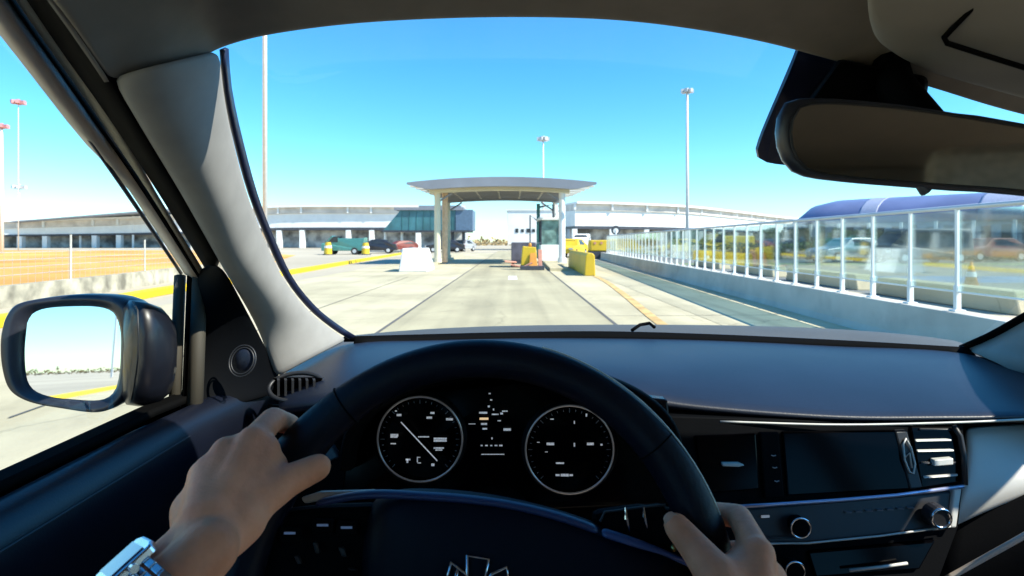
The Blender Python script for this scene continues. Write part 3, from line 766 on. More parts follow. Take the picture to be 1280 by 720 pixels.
# filler flange from rail curve C3 to headliner side, added to seal out light
fill = side([(10,-100,.34),(67,0,.42),(100,46,.46),(137,102,.52)], .05, -.02)
sheet('roof_rail_trim', [fill, [p+Vector((-.012,.0,.05)) for p in fill]], M_head, CAR, .004)
# outer roof skin (closes the shell)
bm = bmesh.new()
def roofpt(u, y): 
    return Vector((-.40+u*1.40, y, 1.487-.05*(2*u-1)**4-(.012 if y > .55 else 0)))
rr = [[roofpt(i/12, y) for i in range(13)] for y in (.60,.50,.2,-.4,-1.0,-1.6)]
sheet('roof_skin', rr, M_black, CAR, .01)
# windshield
top = pc([(286,61,.63),(420,34,.60),(520,27,.59),(640,24,.585),(760,27,.585),(860,38,.59),(960,56,.60),(1060,83,.61),(1160,110,.62),(1280,146,.64),(1450,178,.67),(1720,192,.63)], 36)
bot = pc([(445,420,1.18),(520,418,1.25),(640,415,1.30),(760,414,1.31),(900,418,1.29),(1050,425,1.24),(1210,434,1.15)], 36)
ws = []
for k in range(9):
    tt = k/8
    ws.append([a.lerp(b,tt)+Vector((0,.035,.03))*math.sin(math.pi*tt) for a, b in zip(top, bot)])
for k in range(9):   # left border hugs the frit band
    ws[k][0] = cr(C5, 9)[k]
sheet('windshield', ws, M_wind, CAR, .004)
# black band along the base
b2 = [p+Vector((0,-.02,-.012)) for p in bot]
sheet('glass_edge_band', [bot, b2], M_seal, CAR, .004)
# side glass (left)
CG = [p for p in C0]
low = cr([(-.505,-1.15,.962),(-.505,0,.965),(-.505,.88,.955)], 46)
upper = cr([CG[0], CG[14], CG[28], CG[38], CG[-1]], 46)
sheet('side_window', blend_rows(upper, low, 4), M_wind, CAR, .004)
# right pillar
RA = pc([(1208,437,1.16),(1245,421,1.10),(1283,400,1.04),(1400,335,.90),(1600,235,.74),(1760,190,.63)], 20)
RB = pc([(1290,478,1.02),(1350,450,.99),(1420,410,.93),(1560,330,.82),(1760,230,.70),(1900,180,.60)], 20)
sheet('pillar_trim', blend_rows(RA, RB, 5, Vector((-.02,-.02,.01))), M_pil, CAR, .01)
RA2 = [p+Vector((-.012,.004,.004)) for p in RA]
sheet('glass_edge_band', [RA2, RA], M_seal, CAR, .004)
# --- sail panel with the vertical bar
sp = [[P(238,343,.93),P(252,330,.90),P(272,328,.83)],
      [P(238,400,.92),P(270,385,.90),P(300,375,.90)],
      [P(238,450,.90),P(285,440,.92),P(332,425,1.0)],
      [P(238,500,.88),P(290,480,.93),P(356,472,1.05)],
      [P(238,530,.87),P(290,505,.90),P(362,490,1.05)]]
sheet('sail_panel', sp, M_dashd, CAR, .01, sub=2)
tw = P(303,451,.885)
bm = bmesh.new()
for rr_ in (.022,.0185): tube(bm, [tw+Vector((rr_*math.cos(a)*.9, rr_*math.sin(a)*.35, rr_*math.sin(a))) for a in [2*math.pi*i/28 for i in range(28)]], .0012, 6, closed=True)
bm2 = bm; obj('tweeter_ring', bm2, M_satd, CAR, world=True, smooth=True)
bm = bmesh.new(); bmesh.ops.create_uvsphere(bm, u_segments=20, v_segments=10, radius=.0175, matrix=Matrix.Translation(tw+Vector((0,.008,0)))@Matrix.Diagonal((.9,.35,1,1))); obj('tweeter', bm, M_dash, CAR, world=True, smooth=True)
M_bar = mat('quarter_bar_trim', (.035,.03,.02), .75, var=.05, scale=20)
for px, m_, w_ in ((221,M_bar,.017),(233,M_seal,.008),(246,M_bar,.022)):
    a, b = P(px+4,345,.93), P(px-3,520,.86)
    bm = bmesh.new()
    mid_ = a.lerp(b,.5); tube(bm, [a, mid_, b], w_*.5, 10)
    obj('quarter_bar', bm, m_, CAR, world=True, smooth=True)
# --- door panel (profile swept along y)
prof = [(-.515,.940),(-.512,.958),(-.500,.964),(-.488,.960),(-.480,.962),(-.462,.962),(-.446,.952),(-.436,.932),(-.432,.900),(-.436,.850),(-.440,.80),(-.430,.785),(-.39,.778),(-.365,.765),(-.358,.73),(-.362,.62),(-.37,.45),(-.38,.25)]
yy = [-1.2,-.4,0,.2,.4,.6,.8,.95,1.08]
def doorrow(x, z): return [Vector((x+(.02 if y > .9 else 0), y, z+(.004*y))) for y in yy]
sheet('window_seal', [doorrow(*q) for q in prof[:5]], M_seal, CAR, .01)
sheet('door_panel', [doorrow(*q) for q in prof[4:]], M_door, CAR, .02, sub=1)
bm = bmesh.new(); tube(bm, [Vector((-.4355,y,.934+.004*y)) for y in yy], .0012, 5); obj('seam_piping', bm, M_satd, CAR, world=True)
# right door
profr = [(1.105,.94),(1.10,.962),(1.085,.962),(1.05,.955),(1.035,.92),(1.03,.8),(.97,.78),(.96,.74),(.97,.25)]
sheet('door_panel', [[Vector((x,y,z)) for y in yy] for x, z in profr], M_door, CAR, .02, look=Vector((.4,.2,1.1)))
for y_, rx_ in ((-.32,0),):
    for s, xx in ((-1,-.49),(1,1.09)):
        bm = bmesh.new(); tube(bm, [(xx,y_,.93),(xx-.0-s*.06,y_-.02,1.2),(xx-s*.14,y_-.03,1.40)], .045, 10); obj('center_pillar', bm, M_pil, CAR, world=True, smooth=True)
bm = bmesh.new(); tube(bm, [(.90,.62,1.33),(.945,.3,1.37),(.95,-.3,1.39),(.92,-1.3,1.36)], .04, 10); obj('roof_rail_trim', bm, M_head, CAR, world=True, smooth=True)
# shell
bm = bmesh.new(); box(bm, (.3,-.1,.24), (1.7,2.9,.04)); obj('floor', bm, mat('carpet', (.22,.19,.16), .95, var=.2, scale=40), CAR, world=True)
bm = bmesh.new(); box(bm, (.3,1.16,.58), (1.66,.04,.70)); obj('firewall', bm, M_dashd, CAR, world=True)
bm = bmesh.new(); box(bm, (.3,-1.52,.80), (1.6,.05,1.14)); obj('rear_wall', bm, mat('rear_trim', (.16,.13,.10), .9), CAR, world=True)
for xx in (-.53,1.13):
    bm = bmesh.new(); box(bm, (xx,-.1,.58), (.03,2.6,.72)); obj('door_skin', bm, M_black, CAR, world=True, bevel=.01)
# seats
def seat(x, y, w, label):
    s = obj('seat', mkbox((x,y,.52), (w,.5,.16)), M_fabric, CAR, world=True, bevel=.05)
    b = obj('backrest', mkbox((x,y-.32,.86), (w,.14,.62), rx=R(-10)), M_fabric, s, bevel=.06)
    return s
seat(0,-.18,.5,''); seat(.62,-.18,.5,''); rs_ = seat(.3,-1.0,1.25,'')
for x in (.0,.62):
    obj('headrest', mkbox((x,-.60,1.22), (.26,.10,.17), rx=R(-8)), M_fabric, rs_, bevel=.04)
# --- hood / cowl seen over the base of the glass
def cow(y, z, w): return [Vector((.3+w*(u/10-.5)*2, y-.10*(u/5-1)**2, z-.02*(u/5-1)**4)) for u in range(11)]
sheet('cowl', [cow(1.24,.955,.70), cow(1.36,.965,.74), cow(1.48,.974,.76), cow(1.58,.960,.76), cow(1.75,.90,.76), cow(2.1,.76,.74), cow(2.3,.5,.7)], M_hood, CAR, .02, sub=1)
bm = bmesh.new(); tube(bm, [P(790,413,1.34),P(800,406,1.36),P(812,404,1.36),P(818,409,1.34)], .004, 8); obj('washer_nozzle', bm, M_dashd, CAR, world=True, smooth=True)
bm = bmesh.new(); tube(bm, [P(430,424,1.235),P(560,421,1.32),P(700,419,1.345),P(880,421,1.33)], .006, 8); obj('wiper', bm, M_seal, CAR, world=True, smooth=True)

# --- dashboard
def drow(pts): return pc(pts, 30)
D = [
 drow([(345,470,1.04),(380,450,1.10),(430,427,1.17),(520,424,1.24),(640,421,1.29),(760,421,1.30),(900,424,1.28),(1050,431,1.23),(1215,440,1.13),(1330,480,1.0),(1420,520,.9)]),
 drow([(345,474,1.02),(380,456,1.07),(430,433,1.13),(520,430,1.19),(640,427,1.23),(760,427,1.24),(900,430,1.22),(1050,438,1.18),(1215,449,1.10),(1330,488,.97),(1420,530,.88)]),
 drow([(345,480,.98),(380,466,1.0),(430,446,1.03),(520,440,1.05),(640,438,1.06),(760,438,1.06),(900,443,1.05),(1050,452,1.02),(1215,466,.97),(1330,500,.90),(1420,545,.84)]),
 drow([(345,490,.93),(380,480,.93),(430,466,.93),(520,456,.92),(640,453,.91),(760,456,.91),(870,470,.90),(1050,487,.88),(1215,496,.86),(1330,512,.84),(1420,560,.81)]),
 drow([(345,503,.90),(380,496,.88),(430,488,.86),(520,478,.84),(640,476,.83),(760,480,.83),(850,499,.82),(1050,515,.81),(1215,516,.80),(1330,520,.79),(1420,575,.78)]),
 drow([(345,512,.89),(380,508,.86),(430,502,.84),(520,496,.82),(640,494,.81),(760,496,.81),(848,509,.805),(1050,524,.79),(1215,524,.785),(1330,528,.78),(1420,585,.77)]),
 drow([(345,520,.90),(380,518,.88),(430,512,.86),(520,505,.84),(640,503,.83),(760,505,.83),(848,515,.82),(1050,528,.81),(1215,528,.80),(1330,532,.80),(1420,590,.79)]),
]
DB = sheet('dashboard', D, M_dash, CAR, .01, sub=1)
# bright edge line under the right of the dash pad
bm = bmesh.new(); tube(bm, pc([(900,527,.80),(1050,531,.79),(1200,528,.785),(1290,524,.78)],16), .0016, 6); obj('edge_trim', bm, M_satin, DB, world=True, smooth=True)
# main black bulkhead of the dash under the pad
BK = [pc([(335,505,.98),(430,515,.93),(560,505,.90),(700,505,.90),(850,515,.86),(1000,528,.85),(1190,528,.84),(1330,530,.84)],24),
      pc([(335,640,.93),(430,640,.88),(560,640,.86),(700,640,.86),(850,640,.84),(1000,640,.82),(1190,640,.82),(1330,640,.82)],24),
      pc([(300,820,.88),(430,820,.82),(560,820,.8),(700,820,.8),(850,820,.78),(1000,820,.78),(1190,820,.78),(1330,820,.78)],24),
      pc([(300,1100,.82),(430,1100,.8),(560,1100,.8),(700,1100,.8),(850,1100,.78),(1000,1100,.78),(1190,1100,.78),(1330,1100,.78)],24)]
sheet('lower_dash', BK, M_dashd, CAR, .01)
# gauge hood
hood = []
for k, (d, ex) in enumerate(((.98,-6),(.86,0),(.76,0),(.70,4),(.685,12),(.70,18),(.80,22))):
    r = []
    for i in range(25):
        a = math.pi*(1-i/24)
        r.append(P(640+(212-ex*.7)*math.cos(a)*(.76/d)**.5*1.0, 590-(138-ex)*math.sin(a)**.72*(.80/d)**.25, d))
    hood.append(r)
sheet('gauge_hood', hood, M_dashd, DB, .006, sub=1)
# left vent
vc = P(374,481,.93)
bm = bmesh.new(); tube(bm, [vc+Vector((.042*math.cos(a), .02*math.sin(a), .017*math.sin(a)-.0*math.cos(a)))+Vector((0,-.012,0)) for a in [2*math.pi*i/30 for i in range(30)]], .0035, 8, closed=True); v_ = obj('side_vent', bm, M_satd, DB, world=True, smooth=True)
bm = bmesh.new()
for k in range(6): box(bm, vc+Vector((-.028+.011*k,-.012,0)), (.0035,.02,.024), rz=.4)
obj('vent_slat', bm, M_satd, v_)
bm = bmesh.new(); box(bm, vc+Vector((0,-.003,-.001)), (.076,.006,.026)); obj('vent_core', bm, M_gloss, v_)
# glint on the left lower dash, built as a satin slab
bm = bmesh.new(); slab(bm, [P(*q) for q in ((385,560,.70),(410,548,.70),(424,572,.69),(392,585,.69))], Vector((0,1,0)), .01); obj('dash_glint', bm, M_satd, DB, world=True, bevel=.002)

# --- instrument cluster
CL = obj('instrument_cluster', (lambda b: (slab(b, [P(440,500,.80),P(640,478,.80),P(835,500,.80),P(850,630,.77),P(640,640,.77),P(425,630,.77)], Vector((0,1,0)), .02), b)[1])(bmesh.new()), M_gloss, CAR, world=True, bevel=.003)
def circ(cx, cy, r, d, n=48, a0=0, a1=2*math.pi): 
    return [P(cx+r*math.cos(a0+(a1-a0)*i/n), cy-r*math.sin(a0+(a1-a0)*i/n), d) for i in range(n)]
def dash_(bm, cx, cy, w, h, d, ang=0):
    c = P(cx, cy, d); s = d/F
    box_pts = []
    ca, sa = math.cos(ang), math.sin(ang)
    for x, y in ((-w/2,-h/2),(w/2,-h/2),(w/2,h/2),(-w/2,h/2)):
        box_pts.append(c+Vector(((x*ca-y*sa)*s, 0, (x*sa+y*ca)*s)))
    slab(bm, box_pts, Vector((0,1,0)), .0006)
for cx, cy, r in ((525,549,53),(712,562,55)):
    bm = bmesh.new(); tube(bm, circ(cx,cy,r,.765), .0013, 8, closed=True); g = obj('gauge', bm, M_ring, CL, smooth=True)
    bm = bmesh.new(); a, b = circ(cx,cy,r+1,.766), circ(cx,cy,r+7,.790)
    va = [bm.verts.new(p) for p in a]; vb = [bm.verts.new(p) for p in b]
    for i in range(48): bm.faces.new((va[i],va[(i+1)%48],vb[(i+1)%48],vb[i]))
    obj('gauge_tube', bm, M_satd, g, smooth=True)
    bm = bmesh.new()
    for k in range(31):
        a = R(225-270*k/30); L_ = 5 if k % 5 == 0 else 2.5
        dash_(bm, cx+(r-6)*math.cos(a), cy-(r-6)*math.sin(a), L_, .8, .774, a)
    obj('tick_marks', bm, mat('tick_grey'+str(cx), (.26,.26,.28), .5), g)
bm = bmesh.new()
Z = lambda x, y: (440+x/5.144, 480+y/5.144)
for x, y, w_, h_ in ((272,330,50,16),(270,342,46,8),(265,384,34,7),(302,200,30,14),(282,174,12,8),(497,217,36,14),(517,186,26,12),(627,227,44,14),(460,340,70,7),(567,352,84,12),(567,366,84,10),(558,412,66,9),(558,425,44,7),(360,486,30,10),(356,496,12,22),(520,520,20,16),(428,472,22,5),(420,490,6,26),(432,508,22,5)):
    q = Z(x,y); bm = bmesh.new(); dash_(bm, q[0], q[1], w_/5.144, h_/5.144, .773); obj('dial_figure', bm, M_glow, CL)
bm = bmesh.new()
a, b = Z(315,245), Z(548,494)
tube(bm, [P(a[0],a[1],.766),P(b[0],b[1],.766)], .0008, 6); obj('needle', bm, M_glow, CL)
bm = bmesh.new()
for x, y, w_, h_ in ((688,555,11,4),(738,555,10,4),(700,579,12,2.5),(706,594,12,4),(697,594,6,3),(714,594,5,3),(690,524,5,1.5),(718,528,1.5,5),(733,519,2,5),(683,565,4,1),(718,556,2,6),(752,556,3,3),(673,553,4,1)):
    bm = bmesh.new(); dash_(bm, x, y, w_*.85, h_*.75, .773); obj('dial_figure', bm, M_glow, CL)
bm = bmesh.new()
for x, y, w_, h_ in ((604,516,12,3),(619,518,10,2),(631,514,8,2),(611,508,3,3),(614,500,3,2),(612,492,3,2),(617,512,2,3),(627,517,4,3),(605,530,9,3),(606,536,7,2.5),(634,537,11,4),(624,526,5,1.5),(590,530,10,1),(615,548,2,3),(602,557,3,2),(608,557,4,2),(614,557,3,2),(620,557,4,2),(626,557,5,2.4),(616,568,34,1.2)):
    bm = bmesh.new(); dash_(bm, x, y, w_*.85, h_*.75, .773); obj('display_figure', bm, M_glow, CL)
bm = bmesh.new(); dash_(bm, 605, 523.5, 11, 2.6, .773); obj('display_figure', bm, M_glowo, CL)

# --- steering wheel
Wc = P(597,752,.45); tl_ = R(18); U = Vector((1,0,0)); V = Vector((0,math.sin(tl_),math.cos(tl_))); Ax = Vector((0,-math.cos(tl_),math.sin(tl_)))
def W(x, y, z=0): return Wc+U*x+V*y+Ax*z
def Wpx(px, py, off=0):     # picture point on the wheel plane, lifted by off
    return ray_plane(px, py, Wc+Ax*off, Ax)
bm = bmesh.new(); pts = []; rad = []
NS = 120
rings = []
for i in range(NS):
    a = 2*math.pi*i/NS; c = W(.1828*math.cos(a), .1828*math.sin(a)); er = U*math.cos(a)+V*math.sin(a)
    deg = math.degrees(a) % 360
    fat = 1.0+.26*math.exp(-((deg-152)/18)**2)+.13*math.exp(-((deg-22)/20)**2)
    ring = []
    for k in range(18):
        b = 2*math.pi*k/18
        ring.append(bm.verts.new(c+er*math.cos(b)*.0160*fat+Ax*math.sin(b)*.0142*fat))
    rings.append(ring)
for i in range(NS):
    a, b = rings[i], rings[(i+1)%NS]
    for k in range(18): bm.faces.new((a[k],a[(k+1)%18],b[(k+1)%18],b[k]))
SW = obj('steering_wheel', bm, M_leather, CAR, world=True, smooth=True)
for deg in (128, 38):
    a = R(deg); bm = bmesh.new(); er = U*math.cos(a)+V*math.sin(a); c = W(.1828*math.cos(a), .1828*math.sin(a))
    tube(bm, [c+er*math.cos(b)*.0163*1.05+Ax*math.sin(b)*.0146*1.05 for b in [2*math.pi*k/24 for k in range(24)]], .0007, 5, closed=True); obj('rim_seam', bm, M_seal, SW, smooth=True)
# highlight on the right of the rim, built as a thin satin line
bm = bmesh.new(); tube(bm, [W(.1828*math.cos(R(a)), .1828*math.sin(R(a)))+(U*math.cos(R(a))+V*math.sin(R(a)))*.0152+Ax*.0080 for a in range(18, 76, 3)], .0008, 6); obj('rim_highlight', bm, M_satin, SW, smooth=True)
# hub pad
pad_out = [(455,760),(452,700),(458,650),(472,622),(500,612),(560,613),(620,620),(690,636),(745,655),(775,670),(840,690),(868,700),(850,740),(790,800),(700,900),(600,930),(500,900)]
def padring(k, off): 
    c = (625,740); return [Wpx(c[0]+(x-c[0])*k, c[1]+(y-c[1])*k, off) for x, y in pad_out]
bm = bmesh.new(); rr_ = [[bm.verts.new(p) for p in padring(k, o_)] for k, o_ in ((1.0,-.030),(1.03,-.012),(1.0,.004),(.94,.014),(.85,.019),(.6,.022),(.2,.023))]
for a, b in zip(rr_, rr_[1:]):
    L_ = len(a)
    for i in range(L_): bm.faces.new((a[i],a[(i+1)%L_],b[(i+1)%L_],b[i]))
bm.faces.new(rr_[-1]); bm.faces.new(rr_[0][::-1])
HP = obj('hub_pad', bm, M_pad, SW, smooth=True, sub=2)
# blue sheen along the pad top, painted as separate coloured strips
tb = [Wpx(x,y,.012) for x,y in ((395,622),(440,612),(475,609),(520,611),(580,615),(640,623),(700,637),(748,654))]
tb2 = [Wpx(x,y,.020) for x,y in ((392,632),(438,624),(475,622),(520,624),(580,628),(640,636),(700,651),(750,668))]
sheet('pad_sheen_strip', [cr(tb,24), [a.lerp(b,.5)+Ax*.003 for a,b in zip(cr(tb,24),cr(tb2,24))], cr(tb2,24)], mat('pad_sheen_blue', (.022,.034,.10), .42, spec=.6), SW, .006, world=False, sub=1)
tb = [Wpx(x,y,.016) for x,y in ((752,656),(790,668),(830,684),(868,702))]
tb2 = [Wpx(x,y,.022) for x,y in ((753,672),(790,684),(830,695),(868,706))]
sheet('pad_sheen_strip', [cr(tb,12), [a.lerp(b,.5)+Ax*.003 for a,b in zip(cr(tb,12),cr(tb2,12))], cr(tb2,12)], mat('pad_sheen_blue2', (.04,.065,.17), .42, spec=.6), SW, .006, world=False, sub=1)  # brighter copy of the painted sheen, right part
# spokes
for name_, ps in (('spoke', [(330,640),(400,632),(470,630),(470,720),(400,730),(310,760)]), ('spoke', [(740,640),(800,632),(880,640),(900,700),(850,770),(760,720)])):
    bm = bmesh.new(); slab(bm, [Wpx(x,y,.0) for x,y in ps], -Ax, .02); obj(name_, bm, M_dashd, SW, bevel=.006)
# satin strip on left spoke top
bm = bmesh.new(); slab(bm, [Wpx(x,y,.008) for x,y in ((375,622),(400,614),(470,612),(470,619),(400,626),(380,630))], -Ax, .006); obj('spoke_trim', bm, M_satin, SW, bevel=.002)
# buttons on the left spoke
for x, y in ((403,658),(433,661),(362,668)):
    bm = bmesh.new(); slab(bm, [Wpx(x+a,y+b,.006) for a,b in ((-13,-9),(13,-9),(13,9),(-13,9))], -Ax, .008); bt = obj('button', bm, M_dashd, SW, bevel=.0015)
    bm = bmesh.new(); slab(bm, [Wpx(x+a,y+b,.0068) for a,b in ((-7,-3),(7,-3),(7,0),(-7,0))], -Ax, .0006); obj('button_mark', bm, mat('mark_blue'+str(x), (.16,.24,.42), .4, emit=.08), bt)
for x, y, w_, h_ in ((395,685,9,14),(428,690,12,12),(372,700,10,10),(440,712,14,3)):
    bm = bmesh.new(); slab(bm, [Wpx(x+a*w_/2,y+b*h_/2,.004) for a,b in ((-1,-1),(.2,-1),(1,1),(-.2,1))], -Ax, .004); obj('button', bm, M_satd, SW, bevel=.001)
# switch cluster on the right, behind the rim
for (x0_,y0_),(x1_,y1_) in (((782,634),(787,664)),((805,634),(809,660))):
    bm = bmesh.new(); tube(bm, [Wpx(x0_,y0_,.008),Wpx((x0_+x1_)/2-1,(y0_+y1_)/2,.010),Wpx(x1_,y1_,.008)], [.0006,.0016,.0006], 6); obj('switch_trim', bm, M_chrome, SW)
bm = bmesh.new(); tube(bm, [Wpx(750,652,.006),Wpx(756,640,.006),Wpx(780,637,.006),Wpx(800,634,.006),Wpx(832,631,.006)], .0009, 6); obj('switch_trim', bm, M_satd, SW)
bm = bmesh.new(); slab(bm, [Wpx(x,y,.004) for x,y in ((752,640),(832,630),(846,690),(800,682),(755,668))], -Ax, .014); obj('switch_block', bm, M_dashd, SW, bevel=.004)
bm = bmesh.new(); bmesh.ops.create_uvsphere(bm, u_segments=12, v_segments=8, radius=.0028, matrix=Matrix.Translation(Wpx(842,685,.012))); obj('brass_screw', bm, mat('brass', (.6,.38,.12), .3, metal=1), SW, smooth=True)
# emblem
bm = bmesh.new()
E = lambda x, y: Wpx(x, y, .0255)
for line in ([(584,745),(584,694.5),(611,699),(600,745)], [(556,735),(564,703),(584,719),(584,745)], [(572,712),(566,738)], [(601,740),(614,718),(633,709),(636,730)], [(626,722),(620,742)]):
    tube(bm, [E(x,y) for x,y in line], .0013, 8)
obj('emblem', bm, M_chrome, HP, smooth=True)
bm = bmesh.new(); tube(bm, [Wc-Ax*.02, Wc-Ax*.33], [.05,.06], 16); obj('steering_column', bm, M_dashd, CAR, world=True)

# --- centre stack
def S(px, py, off=0): return P(px, py, .80-(py-525)/195*.06-off)
def spoly(name, pts, off, th, m, parent, bevel=.002):
    bm = bmesh.new(); slab(bm, [S(x,y,off) for x,y in pts], Vector((0,1,0)), th); return obj(name, bm, m, parent, bevel=bevel, world=(parent is CAR))
CS = spoly('center_stack', [(836,520),(1205,531),(1204,608),(1198,660),(1175,722),(1160,860),(850,860),(840,700)], 0, .03, M_dashd, CAR)
spoly('screen', [(978,540),(1122,538),(1138,612),(985,620)], .004, .006, M_gloss, CS)
spoly('button_strip', [(950,541),(974,541),(981,622),(956,624)], .005, .007, M_dashd, CS)
bm = bmesh.new()
for x, y in ((967,570),(968.5,585),(971,602)):
    a = S(x,y,.0062); tube(bm, [a+Vector((-.003,0,.001)), a, a+Vector((.003,0,.001))], .0007, 5)
obj('strip_mark', bm, M_glow if 0 else mat('strip_grey', (.3,.3,.32), .5), CS)
ac = spoly('badge_strip', [(1119,539),(1134,538),(1154,610),(1138,612)], .006, .009, M_satd, CS)
bm = bmesh.new(); tube(bm, [S(x,y,.0085) for x,y in ((1133,548),(1129,555),(1131,575),(1137,590),(1142,592),(1144,580),(1139,560),(1134,551))], .0012, 6, closed=True); tube(bm, [S(1131,572,.0085),S(1137,566,.0085),S(1140,585,.0085)], .001, 6); obj('badge', bm, M_satin, CS, smooth=True)
# right vent
vt = spoly('vent', [(1138,533),(1200,533),(1208,602),(1152,611)], .003, .006, M_gloss, CS)
for k, (xa, ya, xb, yb) in enumerate(((1150,537,1192,537),(1145,551,1190,550),(1147,564,1193,563),(1152,579,1196,578),(1155,597,1198,594))):
    bm = bmesh.new(); slab(bm, [S(xa,ya-1.3,.005),S(xb,yb-1.3,.005),S(xb,yb+1.3,.0065),S(xa,ya+1.3,.0065)], Vector((0,1,.1)), .003); obj('vent_slat', bm, M_satin if k in(1,2,4) else M_satd, CS, bevel=.001)  # lighter satin on some slats stands for highlights
bm = bmesh.new(); slab(bm, [S(x,y,.010) for x,y in ((1168,575),(1192,573),(1192,581),(1168,583))], Vector((0,1,0)), .008); obj('vent_tab', bm, M_satin, CS, bevel=.001)
bm = bmesh.new(); tube(bm, [S(x,y,.008) for x,y in ((1192,532),(1200,545),(1205,570),(1206,606))], .0035, 8); obj('vent_frame', bm, M_satd, CS, smooth=True)
# left vent and its tab
spoly('vent', [(868,545),(945,542),(950,612),(880,618)], .003, .006, M_gloss, CS)
bm = bmesh.new(); slab(bm, [S(x,y,.010) for x,y in ((903,579),(924,579),(931,582),(924,584),(903,583))], Vector((0,1,0)), .006); obj('vent_tab', bm, M_satin, CS, bevel=.001)
# silver line and lower panels
bm = bmesh.new(); tube(bm, [S(x,y,.010) for x,y in ((905,634),(960,631),(1050,625),(1120,619),(1204,608))], .0024, 8); obj('trim_line', bm, mat('blue_silver_trim', (.42,.46,.66), .3, metal=.7), CS, smooth=True)
spoly('control_panel', [(925,637),(1198,614),(1190,662),(1100,672),(930,684)], .006, .012, M_satd, CS)
spoly('trim_end', [(1192,612),(1203,610),(1196,660),(1188,660)], .010, .008, M_satin, CS)
bm = bmesh.new(); tube(bm, [S(x,y,.012) for x,y in ((925,680),(970,679.5),(1010,679),(1100,670),(1188,658))], .0012, 6); obj('trim_line', bm, M_satin, CS, smooth=True)
bm = bmesh.new(); tube(bm, [S(x,y,.012) for x,y in ((925,673),(1012,671))], .0009, 6); obj('trim_line', bm, M_satd, CS, smooth=True)
for x, y, r_, off in ((994,653,12,.02),(987,706,11.5,.02)):
    s = .75/F
    c = S(x,y,.008); bm = bmesh.new(); tube(bm, [c, c-Vector((0,.016,0))], r_*s*.86, 24); kb = obj('knob', bm, M_dashd, CS, bevel=.001)
    bm = bmesh.new(); tube(bm, [c-Vector((0,.015,0))+Vector((r_*s*math.cos(a),0,r_*s*math.sin(a))) for a in [2*math.pi*i/30 for i in range(30)]], .0013, 8, closed=True); obj('knob_ring', bm, M_chrome, kb, smooth=True)
c = S(1164,640,.008); bm = bmesh.new(); tube(bm, [c, c-Vector((0,.018,0))], .014, 20); kb = obj('knob', bm, M_satd, CS, bevel=.002)
bm = bmesh.new(); tube(bm, [c-Vector((0,.018,0))+Vector((.0115*math.cos(a),0,.0115*math.sin(a))) for a in [2*math.pi*i/24 for i in range(24)]], .002, 8, closed=True); obj('knob_ring', bm, M_chrome, kb, smooth=True)
bm = bmesh.new()
for k in range(7): box(bm, S(1060+13*k, 640-.9*k, .0075), (.008,.004,.0012))
obj('button_row', bm, mat('faint_grey', (.12,.12,.13), .5), CS)
bm = bmesh.new(); slab(bm, [S(x,y,.0085) for x,y in ((952,645),(962,644.5),(962,647),(952,647.5))], Vector((0,1,0)), .002); obj('button_mark', bm, mat('mark_white', (.5,.5,.5), .5, emit=.1), CS)
spoly('disc_slot', [(1010,690),(1170,676),(1150,712),(1020,722)], .004, .008, M_gloss, CS)
bm = bmesh.new(); tube(bm, [S(x,y,.014) for x,y in ((1062,713),(1100,709),(1134,704))], .0018, 6); obj('trim_line', bm, M_satin, CS, smooth=True)
# passenger side silver trim, curving towards the door
PT = [pc([(1206,532,.825),(1240,530,.83),(1290,527,.84),(1380,522,.86)],12),
      pc([(1210,560,.808),(1245,556,.815),(1290,550,.825),(1380,545,.84)],12),
      pc([(1206,600,.79),(1240,590,.795),(1290,578,.805),(1380,570,.82)],12),
      pc([(1196,640,.775),(1230,626,.78),(1290,604,.79),(1380,592,.80)],12),
      pc([(1184,668,.78),(1220,650,.785),(1290,622,.79),(1380,606,.80)],12)]
sheet('passenger_trim', PT, M_satin, CAR, .01, sub=1)
bm = bmesh.new(); tube(bm, pc([(1175,728,.76),(1215,706,.75),(1290,664,.72),(1380,610,.68)],14), .0035, 8); obj('glovebox_edge', bm, M_beige, CAR, world=True, smooth=True)
GB = [pc([(1180,665,.80),(1290,620,.78),(1400,600,.75)],8), pc([(1165,730,.80),(1290,700,.78),(1400,680,.75)],8), pc([(1150,900,.80),(1290,900,.78),(1400,900,.75)],8)]
sheet('glovebox', GB, M_dashd, CAR, .01)

# --- rear view mirror
mc = P(1210,187,.46)
din = (mc-EYE).normalized(); rout = Vector((.20,-1,.025)).normalized(); nm = (rout-din).normalized()
out = [(992,150),(1000,136),(1018,131),(1060,131),(1140,138),(1280,160),(1400,182),(1425,194),(1430,215),(1418,240),(1390,250),(1280,238),(1160,229),(1060,221),(1015,213),(997,196),(990,172)]
outp = cr([(x,y,0) for x,y in out+[out[0]]], 60)[:-1]
def mring(k, off):
    cxx = 1210; cyy = 189
    return [ray_plane(cxx+(p.x-cxx)*(1+(k-1)*.35)+(5*(k-1)/.1*(-1 if p.x < cxx else 1)), cyy+(p.y-cyy)*k, mc, nm)+nm*off for p in outp]
bm = bmesh.new(); rr_ = [[bm.verts.new(p) for p in q] for q in (mring(1.0,.001), mring(1.10,.003), mring(1.15,-.004), mring(1.13,-.016), mring(.95,-.030), mring(.5,-.038))]
for a, b in zip(rr_, rr_[1:]):
    L_ = len(a)
    for i in range(L_): bm.faces.new((a[i],a[(i+1)%L_],b[(i+1)%L_],b[i]))
bm.faces.new(rr_[-1])
RM = obj('rear_view_mirror', bm, M_mirh, CAR, world=True, smooth=True)
bm = bmesh.new(); bm.faces.new([bm.verts.new(p) for p in mring(1.01,.0)]); 
slabbm = bmesh.new(); slab(slabbm, mring(1.0,.0012), -nm, .003); bm.free()
obj('mirror_glass', slabbm, M_mirrord, RM)
